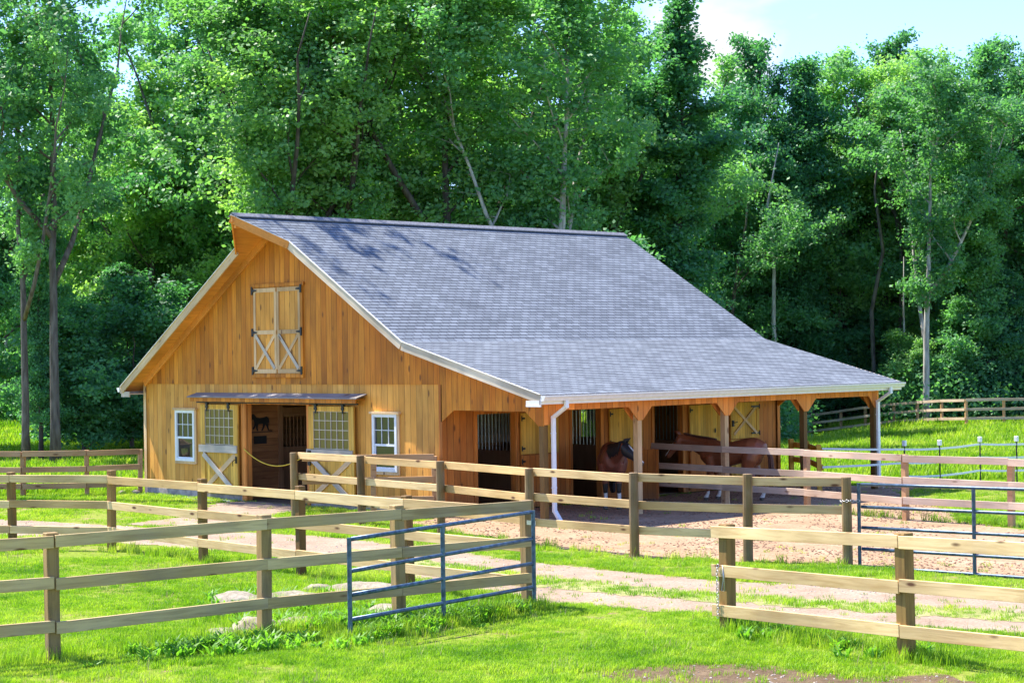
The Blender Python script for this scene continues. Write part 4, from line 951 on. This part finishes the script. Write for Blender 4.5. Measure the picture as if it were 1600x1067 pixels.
def scatter(name, P, S, srcs, label, cat='grass'):
    """P (n,3) points, S (n,) scales; instances a random source on every point"""
    me = bpy.data.meshes.new(name); me.vertices.add(len(P)); me.vertices.foreach_set('co', np.asarray(P, np.float32).ravel())
    at = me.attributes.new('scl', 'FLOAT', 'POINT'); at.data.foreach_set('value', np.asarray(S, np.float32))
    o = bpy.data.objects.new(name, me); COL.objects.link(o); tag(o, label, cat, kind='stuff')
    c = bpy.data.collections.new(name+'_sources')
    for q in srcs: c.objects.link(q)
    ng = bpy.data.node_groups.new(name, 'GeometryNodeTree')
    ng.interface.new_socket('Geometry', in_out='INPUT', socket_type='NodeSocketGeometry'); ng.interface.new_socket('Geometry', in_out='OUTPUT', socket_type='NodeSocketGeometry')
    A = ng.nodes.new; gi = A('NodeGroupInput'); go = A('NodeGroupOutput'); ip = A('GeometryNodeInstanceOnPoints'); ci = A('GeometryNodeCollectionInfo')
    ci.inputs['Collection'].default_value = c; ci.inputs['Separate Children'].default_value = True; ci.inputs['Reset Children'].default_value = True
    ip.inputs['Pick Instance'].default_value = True
    ri = A('FunctionNodeRandomValue'); ri.data_type = 'INT'; ri.inputs['Min'].default_value = 0; ri.inputs['Max'].default_value = len(srcs)-1
    rr = A('FunctionNodeRandomValue'); rr.data_type = 'FLOAT_VECTOR'; rr.inputs['Min'].default_value = (-.12, -.12, 0); rr.inputs['Max'].default_value = (.12, .12, 6.28); rr.inputs['Seed'].default_value = 5
    na = A('GeometryNodeInputNamedAttribute'); na.data_type = 'FLOAT'; na.inputs['Name'].default_value = 'scl'
    lk = ng.links.new; lk(gi.outputs[0], ip.inputs['Points']); lk(ci.outputs[0], ip.inputs['Instance'])
    lk(next(x for x in ri.outputs if x.type == 'INT'), ip.inputs['Instance Index']); lk(rr.outputs[0], ip.inputs['Rotation']); lk(na.outputs[0], ip.inputs['Scale']); lk(ip.outputs[0], go.inputs[0])
    md = o.modifiers.new('scatter', 'NODES'); md.node_group = ng
    return o
def vnoise(X, Y, s, seed=0):
    """smooth value noise for patchiness"""
    r = np.random.default_rng(seed).random((64, 64)); x = X/s+100; y = Y/s+100
    xi = np.floor(x).astype(int); yi = np.floor(y).astype(int); fx = x-xi; fy = y-yi; fx = fx*fx*(3-2*fx); fy = fy*fy*(3-2*fy)
    g_ = lambda a, b: r[a % 64, b % 64]
    return (g_(xi, yi)*(1-fx)+g_(xi+1, yi)*fx)*(1-fy)+(g_(xi, yi+1)*(1-fx)+g_(xi+1, yi+1)*fx)*fy
def wedge(n, D0, D1, rng, p0=-60, p1=1680, power=1.0):
    D = (rng.uniform(D0**2, D1**2, n))**.5; px = rng.uniform(p0, p1, n); l = (px-800)/FPX
    return CAM.x+D*(FW.x+RT.x*l), CAM.y+D*(FW.y+RT.y*l), D
BARNP = [(-.05, -.05), (W+.1, -.05), (W+.1, 12.3), (-.05, 12.3)]
DOORG = [(4.3, .05), (7.4, .05), (7.4, -.6), (4.3, -.6)]
def keep(X, Y, D, rng, dens):
    b = ~inside(BARNP, X, Y); j = rng.normal(0, .10, (2, len(X)))
    Xj, Yj = X+j[0], Y+j[1]; p = dens.copy()
    st = inside(STRIP, Xj, Yj); dr = inside(DRIVE, Xj, Yj) & ~st
    p = np.where(dr, .008, p); p = np.where(st, .16, p); p = np.where(inside(PADD, Xj, Yj), .006, p); p = np.where(inside(PATH, Xj, Yj), .02, p); p = np.where(inside(DARK, Xj+j[0], Yj+j[1]), .03, p)
    p = np.where(inside([(16, 11), (20, 8), (24, 4.7), (30, 5), (36, 12), (24, 14)], X, Y) & (vnoise(X, Y, .9, 9) > .62), .15, p)
    return b & (rng.random(len(X)) < p)
rng = np.random.default_rng(99)
srcA = [tuft_mesh('short_tuft', 16, .075, .10, .010, M['blade'], s, .7) for s in (1, 2, 3, 4)]
srcB = [tuft_mesh('meadow_tuft', 14, .20, .20, .030, M['blade'], s, .6) for s in (5, 6, 7)]
srcC = [tuft_mesh('long_tuft', 22, .30, .13, .013, M['blade'], s, .6) for s in (8, 9, 10)]
srcW = [tuft_mesh('weed', 22, .24, .12, .045, M['weed'], s, .9, True) for s in (11, 12, 13)]
X, Y, D = wedge(150000, 17.5, 34, rng)
pat = vnoise(X, Y, .55, 1)*.6+vnoise(X, Y, 1.7, 2)*.4
dens = np.clip((pat-.22)*3.6, .30, 1.0); bare_ = vnoise(X, Y, .7, 21)*.6+vnoise(X, Y, .25, 22)*.4; dens = np.where(bare_ < .28, .12, dens); k = keep(X, Y, D, rng, dens); X, Y, D, pat = X[k], Y[k], D[k], pat[k]
S = (.35+.75*pat)*rng.uniform(.7, 1.25, len(X))
X2, Y2, D2 = wedge(90000, 34, 62, rng); pat2 = vnoise(X2, Y2, .8, 3)*.5+vnoise(X2, Y2, 3.1, 4)*.5
k = keep(X2, Y2, D2, rng, np.clip((pat2-.2)*2.5, .15, 1)); X2, Y2, D2, pat2 = X2[k], Y2[k], D2[k], pat2[k]
S2 = (.5+.7*pat2)*rng.uniform(.7, 1.3, len(X2))
PX = np.concatenate([X, X2]); PY = np.concatenate([Y, Y2])
scatter('lawn_grass', np.stack([PX, PY, hgt(PX, PY)-.005], 1), np.concatenate([S, S2]), srcA, 'short bright green lawn grass in the foreground and around the barn')
X, Y, D = wedge(60000, 50, 112, rng); pat = vnoise(X, Y, 2.2, 5)*.5+vnoise(X, Y, 6, 6)*.5
k = keep(X, Y, D, rng, np.clip((pat-.1)*2, .3, 1)) & ((X > 12.2) | (X < -.5) | (Y > 13) | (Y < -3)); X, Y, D, pat = X[k], Y[k], D[k], pat[k]
S = (.7+1.6*np.clip(pat-.25, 0, 1))*rng.uniform(.7, 1.4, len(X))*(.8+.9*sst(72, 90, D))
scatter('meadow_grass', np.stack([X, Y, hgt(X, Y)-.01], 1), S, srcB, 'longer meadow grass reaching back to the wood', 'grass')
# long grass left along fence lines and round the rocks
def along(pts, n, sd):
    pts = [Vector((*p, 0)) for p in pts]; out = []
    for _ in range(n):
        i = random.randrange(len(pts)-1); p = pts[i].lerp(pts[i+1], random.random()); out.append((p.x+random.gauss(0, sd), p.y+random.gauss(0, sd)))
    return out
LP = along([(22.5, -17.5), (23.1, -13.35), (23.45, -11.35), (23.95, -9.3)], 520, .2)+along([(24.2, -9.4), (24.5, -13.2)], 520, .12)+along([(27.3, -9.1), (31, -9.7)], 300, .16)
LP += along([(12, -8.65), (18.3, -9), (23.7, -9.2)], 230, .15)+along([(20.2, -10.2), (21.6, -11.6), (22.6, -12.9)], 620, .5)+along([(9.4, -2.2), (15, -2.9), (21, -3.7), (24.6, -2.5)], 110, .07)
LP += along([(-6, -5), (0, -.3)], 260, .2)+along([(17.5, 5.8), (23, 5.1)], 70, .1)
LP = np.array(LP); scatter('long_grass', np.stack([LP[:, 0], LP[:, 1], hgt(LP[:, 0], LP[:, 1])-.01], 1), rng.uniform(.25, .85, len(LP)), srcC, 'unmown tall grass along the fence lines and rocks', 'grass')
WP = np.array(along([(23.9, -9.6), (24.45, -12.9)], 150, .2)+along([(22.6, -13), (23.6, -11.3)], 110, .25)+along([(20.5, -11), (22.3, -12.3)], 70, .5)+along([(27.3, -9.2), (30.5, -9.7)], 24, .15)+along([(24.2, -13.2), (23.3, -15.5)], 60, .3))
scatter('weeds', np.stack([WP[:, 0], WP[:, 1], hgt(WP[:, 0], WP[:, 1])-.01], 1), rng.uniform(.35, 1.0, len(WP)), srcW, 'broad leaved weeds around the open gate and the rock pile', 'weeds')

M['straw'] = plain('dry_stem', (.50, .40, .18), rough=.8, noise=.2)
srcS = [tuft_mesh('dry_stem', 5, .17, .09, .006, M['straw'], s, .5) for s in (31, 32)]
X, Y, D = wedge(9000, 17.5, 40, rng); k = keep(X, Y, D, rng, np.clip(vnoise(X, Y, .8, 31)*1.6-.6, 0, 1)); X, Y = X[k], Y[k]
scatter('dry_stems', np.stack([X, Y, hgt(X, Y)], 1), rng.uniform(.4, 1.0, len(X)), srcS, 'dry straw coloured stems scattered through the lawn', 'dry grass')
# loose clods and stones on the bare ground
def clod(name, seed, mat, r=.03):
    rg = np.random.default_rng(seed); import bmesh; bm = bmesh.new(); bmesh.ops.create_icosphere(bm, subdivisions=1, radius=r)
    for v in bm.verts: v.co *= rg.uniform(.6, 1.3); v.co.z *= .6
    me = bpy.data.meshes.new(name); bm.to_mesh(me); bm.free(); me.materials.append(mat); return bpy.data.objects.new(name, me)
M['clod'] = plain('earth_clod', (.24, .14, .09), rough=.95, noise=.3); M['pebble'] = plain('pebble', (.40, .34, .29), rough=.9, noise=.25)
def fillpoly(poly, n, rng, patch=None):
    P = np.array(poly); X = rng.uniform(P[:, 0].min(), P[:, 0].max(), n); Y = rng.uniform(P[:, 1].min(), P[:, 1].max(), n); k = inside(poly, X, Y)
    if patch: k &= vnoise(X, Y, patch, 12) > rng.uniform(.25, .85, n)
    return X[k], Y[k]
X, Y = fillpoly(PADD, 60000, rng, .8); k = ~inside(BARNP, X, Y); X, Y = X[k], Y[k]
scatter('dirt_clods', np.stack([X, Y, np.full(len(X), .008)], 1), rng.uniform(.2, 1.0, len(X))**1.6, [clod('clod', i, M['clod']) for i in range(3)], 'loose clods of earth trodden up in the paddock', 'clods')
X, Y = fillpoly(DRIVE, 14000, rng, .5); X2, Y2 = fillpoly(DARK, 450, rng); X = np.append(X, X2); Y = np.append(Y, Y2)
scatter('loose_stones', np.stack([X, Y, np.full(len(X), .008)], 1), rng.uniform(.2, .75, len(X)), [clod('pebble', i+5, M['pebble']) for i in range(3)], 'loose small stones on the gravel track', 'stones')

# ------------------------------------------------------------------ rocks
def rock(x, y, sx, sy, sz, rz, seed, label, z=0.0, name='rock', grp='field stones piled behind the left foreground fence'):
    import bmesh
    rg = np.random.default_rng(seed); bm = bmesh.new(); bmesh.ops.create_icosphere(bm, subdivisions=4, radius=1)
    pl = rg.normal(size=(11, 3)); pl /= np.linalg.norm(pl, axis=1)[:, None]; dd = rg.uniform(.62, .92, 11); fr = rg.uniform(2, 5, (3, 3)); ph_ = rg.uniform(0, 6, 3)
    for v in bm.verts:
        p = np.array(v.co); 
        for n_, d_ in zip(pl, dd):
            e_ = p@n_-d_
            if e_ > 0: p = p-n_*e_*.9
        p = p*(1+.035*np.sin(p[0]*fr[0, 0]*3+ph_[0])*np.sin(p[1]*fr[1, 1]*3+ph_[1])+.02*np.sin(p[2]*11+p[0]*9+ph_[2]))
        v.co = Vector((p[0]*sx, p[1]*sy, p[2]*sz))
    me = bpy.data.meshes.new(name); bm.to_mesh(me); bm.free(); me.materials.append(M['stone']); me.polygons.foreach_set('use_smooth', [True]*len(me.polygons))
    o = bpy.data.objects.new(name, me); COL.objects.link(o); o.location = (x, y, z+sz*.35); o.rotation_euler = (0, 0, rz); tag(o, label, 'rock', grp)
def rk(px, py, sx, sy, sz, rz, seed, label):
    p = pix(px, py, .05); rock(p.x, p.y, sx*1.2, sy*1.2, sz*.95, rz, seed, label, z=-.05)
rk(372, 942, .40, .30, .22, .5, 1, 'grey boulder just left of the second foreground fence post')
rk(456, 938, .62, .38, .20, .75, 2, 'long flat topped pale boulder right of the second foreground fence post')
rk(494, 922, .26, .22, .17, .3, 3, 'rounded cream stone behind the flat topped boulder')
rk(524, 928, .22, .2, .15, 1.3, 4, 'small mossy stone behind the free end of the open gate')
rk(565, 925, .55, .34, .20, .9, 5, 'smooth whitish boulder with dark streaks seen through the open gate')
rk(610, 952, .42, .30, .14, .4, 6, 'low pinkish slab under the middle of the open gate')
rk(340, 955, .22, .2, .12, .2, 7, 'small pale stone leftmost of the pile')
rk(395, 978, .34, .26, .18, 2.0, 8, 'warm brown stone in the weeds at the foot of the second fence post')
rk(470, 975, .34, .27, .16, 1.1, 9, 'pitted light stone half buried in weeds below the flat boulder')
rk(516, 962, .24, .2, .12, .4, 10, 'flat small stone between the pitted stone and the gate end')
rk(350, 985, .26, .2, .11, .4, 12, 'low stone farthest down the grass at the left of the pile')
p = pix(212, 772, 0)
for i, (dx_, dy_, s_, lb) in enumerate(((0, 0, .16, 'small stone at the foot of the fence end by the left barn corner'), (-.35, -.2, .13, 'tiny stone lying left of another at the barn corner fence end'))):
    rock(p.x+dx_, p.y+dy_, s_, s_*.8, s_*.6, i, 20+i, lb, grp='stones at the barn corner')

# tree outside the frame whose high limbs shade the roof beside the ridge
def limb_tree():
    rd = random.Random(4); root = empty('overhanging_tree', (-9.6, -6.6, 0)); w_ = MB(); tips = []
    tr_ = [Vector((0, 0, -.1)), Vector((.2, .3, 6)), Vector((1.2, 1.2, 12)), Vector((3.2, 3.2, 17)), Vector((5.2, 5.2, 20.5))]; w_.tube(tr_, [.36, .3, .25, .18, .1], 9)
    for k in range(26):
        t = rd.uniform(.72, 1)*4; i = min(3, int(t)); p = tr_[i].lerp(tr_[i+1], t-i); d = Vector((rd.gauss(.55, .35), rd.gauss(.3, .5), rd.gauss(.1, .25))).normalized(); q = p.copy(); pts = [q.copy()]
        for j in range(6): d = (d+Vector((rd.gauss(0, .14), rd.gauss(0, .14), rd.gauss(-.02, .1)))).normalized(); q = q+d*.8; pts.append(q.copy()); tips.append((q.copy(), .4))
        w_.tube(pts, [.07*(1-.13*j) for j in range(7)], 5)
    w_.build('trunk', M['bark'], root, smooth=True); c = np.array([tuple(t[0]) for t in tips]); rg = np.random.default_rng(8); n = 3100
    V, F = leaves(c[rg.integers(0, len(c), n)]+rg.normal(0, .3, (n, 3)), .17, rg); npmesh('crown', V, F, M['leaf'], root)
    tag(root, 'tall tree at the left outside the picture whose limbs shade the top of the roof', 'tree')
limb_tree()

# ------------------------------------------------------------------ horses
def horsemat(name, coat, dark, white_z, dark_z=None, face=None):
    m, t, b = newmat(name); b.inputs['Roughness'].default_value = .42; b.inputs['Specular IOR Level'].default_value = .45
    co = N(t, 'TexCoord'); sp = N(t, 'SeparateXYZ'); L(t, co.outputs['Object'], sp.inputs[0]); X, Y, Z = sp.outputs
    n = N(t, 'TexNoise', Scale=3.0, Detail=4.0); L(t, co.outputs['Object'], n.inputs['Vector'])
    c = mixc(t, ramp(t, n.outputs['Fac'], [(.35, (0, 0, 0)), (.7, (1, 1, 1))]), coat, tuple(x*.62 for x in coat))
    zz = mathn(t, 'ADD', Z, mathn(t, 'MULTIPLY', n.outputs['Fac'], .08))
    if dark_z: c = mixc(t, ramp(t, zz, [(dark_z/2, (1, 1, 1)), (dark_z/2+.07, (0, 0, 0))]) if False else mathn(t, 'LESS_THAN', zz, dark_z), c, dark)
    w1 = mathn(t, 'LESS_THAN', zz, white_z); w2 = mathn(t, 'GREATER_THAN', Z, .07); c = mixc(t, mathn(t, 'MULTIPLY', w1, w2), c, (.72, .68, .62))
    c = mixc(t, mathn(t, 'LESS_THAN', Z, .07), c, (.10, .08, .06))
    L(t, c, b.inputs['Base Color']); return m
def horse(loc, rz, coat, dark, hair, label, head_yaw=0.0, head_pitch=0.0, neck_up=.55, neck_yaw=0.0, white_z=.28, dark_z=None, blaze=True, scale=1.0, steps=(0, 0, 0, 0), headdark=None):
    """x forward, ground z=0, withers 1.45 m; body is one lofted and fused surface"""
    root = empty('horse', loc, rz); root.scale = (scale,)*3; tag(root, label, 'horse')
    mat = horsemat('horse_coat', coat, dark, white_z, dark_z); mh = plain('horse_hair', hair, rough=.6); mw = plain('horse_white', (.74, .70, .65), rough=.5)
    mhd = plain('horse_head_coat', headdark, rough=.45) if headdark else None
    b = MB()
    def loft(secs, n=16):      # secs: (centre, half width, half height up, half height down, dir)
        base = len(b.v); pts = [Vector(s[0]) for s in secs]
        for i, s in enumerate(secs):
            d = (pts[min(i+1, len(pts)-1)]-pts[max(0, i-1)]).normalized(); side = Vector((-d.y, d.x, 0)) if abs(d.z) < .97 else Vector((0, 1, 0)); side = side.normalized() if side.length > .05 else Vector((0, 1, 0)); u = d.cross(side)
            if u.z < 0 and abs(d.z) < .9: u = -u
            for k in range(n):
                a = 2*math.pi*k/n; c_, s_ = math.cos(a), math.sin(a); b.v.append(tuple(pts[i]+side*(c_*s[1])+u*(s_*(s[2] if s_ > 0 else s[3]))))
        for i in range(len(secs)-1):
            for k in range(n): p = base+i*n+k; q = base+i*n+(k+1) % n; b.f.append((p, q, q+n, p+n))
        b.f.append(tuple(base+k for k in range(n))[::-1]); b.f.append(tuple(base+(len(secs)-1)*n+k for k in range(n)))
    # trunk
    loft([((-.80, 0, 1.13), .07, .08, .10), ((-.76, 0, 1.16), .19, .19, .22), ((-.64, 0, 1.18), .26, .27, .31), ((-.45, 0, 1.17), .295, .30, .31), ((-.25, 0, 1.15), .27, .28, .27), ((-.02, 0, 1.12), .285, .25, .30),
          ((.22, 0, 1.10), .29, .26, .34), ((.42, 0, 1.10), .26, .31, .35), ((.56, 0, 1.11), .235, .32, .33), ((.70, 0, 1.10), .20, .24, .27), ((.80, 0, 1.09), .12, .13, .16)])
    # neck
    cy_, sy_ = math.cos(neck_yaw), math.sin(neck_yaw); up_ = math.sin(neck_up); fo = math.cos(neck_up)
    n0 = Vector((.50, 0, 1.17)); nd = Vector((fo*cy_, fo*sy_, up_)); NL = .86
    neck = [(n0, .17, .24, .28), (n0+nd*NL*.25, .15, .21, .24), (n0+nd*NL*.5, .115, .17, .19), (n0+nd*NL*.75, .095, .14, .155), (n0+nd*NL*.96, .09, .12, .13)]
    loft([(tuple(c), w_, a, d) for c, w_, a, d in neck])
    poll = n0+nd*NL+Vector((0, 0, .04))
    hy = neck_yaw+head_yaw; hd = Vector((math.cos(hy)*math.cos(head_pitch), math.sin(hy)*math.cos(head_pitch), math.sin(head_pitch))); hs = Vector((-math.sin(hy), math.cos(hy), 0)); hu = hd.cross(hs); hu = hu if hu.z > 0 or abs(hd.z) > .99 else -hu
    if head_pitch < -1.3: hu = Vector((math.cos(hy), math.sin(hy), 0))
    HD = []
    for t, w_, a, d in ((-.07, .055, .04, .05), (-.02, .085, .075, .10), (.07, .105, .085, .16), (.16, .105, .08, .165), (.26, .085, .07, .13), (.36, .066, .06, .095), (.46, .056, .052, .075), (.53, .060, .055, .072), (.585, .052, .048, .06), (.61, .03, .03, .035)):
        HD.append((poll+hd*t, w_, a, d))
    base = len(b.v); n = 16
    for c, w_, a, d in HD:
        for k in range(n): an = 2*math.pi*k/n; c_, s_ = math.cos(an), math.sin(an); b.v.append(tuple(c+hs*(c_*w_)+hu*(s_*(a if s_ > 0 else d))))
    for i in range(len(HD)-1):
        for k in range(n): p = base+i*n+k; q = base+i*n+(k+1) % n; b.f.append((p, q, q+n, p+n))
    b.f.append(tuple(base+k for k in range(n))[::-1]); b.f.append(tuple(base+(len(HD)-1)*n+k for k in range(n)))
    # legs: front (elbow, knee, fetlock, hoof) and hind (hip, stifle, hock, fetlock)
    for sgn, st in ((1, steps[0]), (-1, steps[1])):
        y = .15*sgn; b.tube([(.50, y*.9, 1.02), (.50, y, .86), (.49+st*.2, y, .68), (.49+st*.5, y, .49), (.49+st*.55, y, .44), (.48+st*.8, y, .30), (.48+st*.95, y, .17), (.50+st, y, .12), (.53+st, y, .055), (.54+st, y, .0)],
               [.16, .125, .085, .062, .058, .038, .042, .048, .058, .066], 12)
    for sgn, st in ((1, steps[2]), (-1, steps[3])):
        y = .155*sgn; b.tube([(-.52, y*.85, 1.12), (-.47, y*1.05, .96), (-.44+st*.1, y*1.05, .80), (-.52+st*.3, y, .66), (-.63+st*.6, y, .54), (-.645+st*.7, y, .48), (-.62+st*.8, y, .32), (-.60+st, y, .18), (-.575+st, y, .12), (-.545+st, y, .055), (-.535+st, y, 0)],
               [.20, .20, .155, .095, .066, .060, .043, .044, .048, .058, .066], 12)
    o = b.build('body', mat, root); r_ = o.modifiers.new('fuse', 'REMESH'); r_.mode = 'VOXEL'; r_.voxel_size = .018; r_.use_smooth_shade = True
    sm = o.modifiers.new('smooth', 'SMOOTH'); sm.factor = .6; sm.iterations = 7
    # ears
    for s in (1, -1):
        e0 = poll+hs*(s*.062)+hu*.05-hd*.02; e1 = e0+hu*.085+hd*-.03+hs*s*.012; e2 = e0+hu*.165+hs*(s*.012); mb = MB(); mb.tube([e0, e1, e2], [.032, .034, .004], 8); mb.build('ear', mhd or mat, root, smooth=True)
    # eyes and nostrils
    for s in (1, -1):
        mb = MB(); c = poll+hd*.15+hs*(s*.096)+hu*.025; mb.tube([c-hs*s*.012, c+hs*s*.008, c+hs*s*.014], [.022, .019, .004], 10); mb.build('eye', M['iron'], root, smooth=True)
        mb = MB(); c = poll+hd*.575+hs*(s*.040)+hu*.012; mb.tube([c-hd*.01, c+hs*s*.014+hd*.012], [.014, .010], 8); mb.build('nostril', M['iron'], root, smooth=True)
    if mhd:     # darker head hide as a close fitting shell
        mb = MB(); base = 0
        for c, w_, a, d in HD[1:]:
            for k in range(n): an = 2*math.pi*k/n; c_, s_ = math.cos(an), math.sin(an); mb.v.append(tuple(c+hs*(c_*(w_+.004))+hu*(s_*((a if s_ > 0 else d)+.004))))
        for i in range(len(HD)-2):
            for k in range(n): p = i*n+k; q = i*n+(k+1) % n; mb.f.append((p, q, q+n, p+n))
        mb.f.append(tuple((len(HD)-2)*n+k for k in range(n))); mb.build('face', mhd, root, smooth=True)
    if blaze:
        mb = MB(); P = []
        for (c, w_, a, d), bw in zip(HD[2:9], (.030, .032, .030, .026, .026, .034, .03)): P.append((c+hu*(a+.004)-hs*bw, c+hu*(a+.012), c+hu*(a+.004)+hs*bw))
        for tr_ in P: mb.v += [tuple(q) for q in tr_]
        for i in range(len(P)-1): q = i*3; mb.f += [(q, q+1, q+4, q+3), (q+1, q+2, q+5, q+4)]
        ob = mb.build('blaze', mw, root, smooth=True); so_ = ob.modifiers.new('thick', 'SOLIDIFY'); so_.thickness = .006
    # mane: locks falling on one side of the crest, forelock
    rd = random.Random(3); mb = MB(); ns = Vector((-sy_, cy_, 0)); nu = nd.cross(ns); nu = nu if nu.z > 0 else -nu
    for k in range(46):
        t = .02+.98*k/45; f = t*4; i = min(3, int(f)); c = Vector(neck[i][0]).lerp(Vector(neck[i+1][0]), f-i) if i < 4 else Vector(neck[4][0]); a = neck[i][2]*(1-(f-i))+neck[min(i+1, 4)][2]*(f-i)
        w_ = neck[i][1]*(1-(f-i))+neck[min(i+1, 4)][1]*(f-i); top = c+nu*(a+.012); ln = rd.uniform(.2, .34)
        sd = -1
        p1 = top+ns*(sd*.055)+nu*.012; p2 = c+ns*(sd*(w_*.92+.025))+nu*(a*.35); p3 = p2+Vector((rd.gauss(0, .01), 0, -ln*.55))+ns*sd*.012
        mb.tube([top+ns*.02, top+nu*.012, p1, p2, p3], [.012, .020, .022, .020, .006], 5)
    for k in range(5): q = poll+hs*rd.gauss(0, .02)+hu*.08; mb.tube([poll+hu*.05, q+hd*.03, q+hd*.13-hu*.005, q+hd*.22-hu*.01], [.014, .018, .014, .004], 5)
    mb.build('mane', mh, root, smooth=True)
    mb = MB()
    for k in range(26):
        a = rd.uniform(0, 6.28); r0 = rd.uniform(0, .035); dx_, dy_ = math.cos(a)*r0, math.sin(a)*r0
        mb.tube([(-.76, dy_*.5, 1.26+dx_*.3), (-.86+dx_, dy_, 1.20), (-.93+dx_*1.5, dy_*1.6, 1.0), (-.95+dx_*2, dy_*2.2, .72), (-.94+dx_*2, dy_*2.4, .48-rd.uniform(0, .2)), (-.93+dx_*1.2, dy_*1.5, .26)], [.022, .030, .028, .026, .018, .004], 5)
    mb.build('tail', mh, root, smooth=True)
    return root
horse((14.35, 7.15, .006), math.radians(197), (.27, .078, .028), (.1, .03, .02), (.10, .035, .018), 'chestnut horse standing side on under the lean-to with its head at the third stall',
      neck_up=.30, head_pitch=-.95, head_yaw=.25, neck_yaw=-.05, white_z=.26, steps=(.10, -.08, .12, -.10), scale=1.03)
horse((13.35, 3.95, .006), math.radians(-48), (.21, .06, .035), (.02, .016, .014), (.012, .012, .016), 'dark bay horse with white stockings and blaze facing the viewer by the second stall',
      neck_up=.28, head_pitch=-.75, head_yaw=.75, neck_yaw=.35, white_z=.40, dark_z=.62, headdark=(.02, .019, .024), scale=1.03, steps=(.05, -.02, .05, -.08))
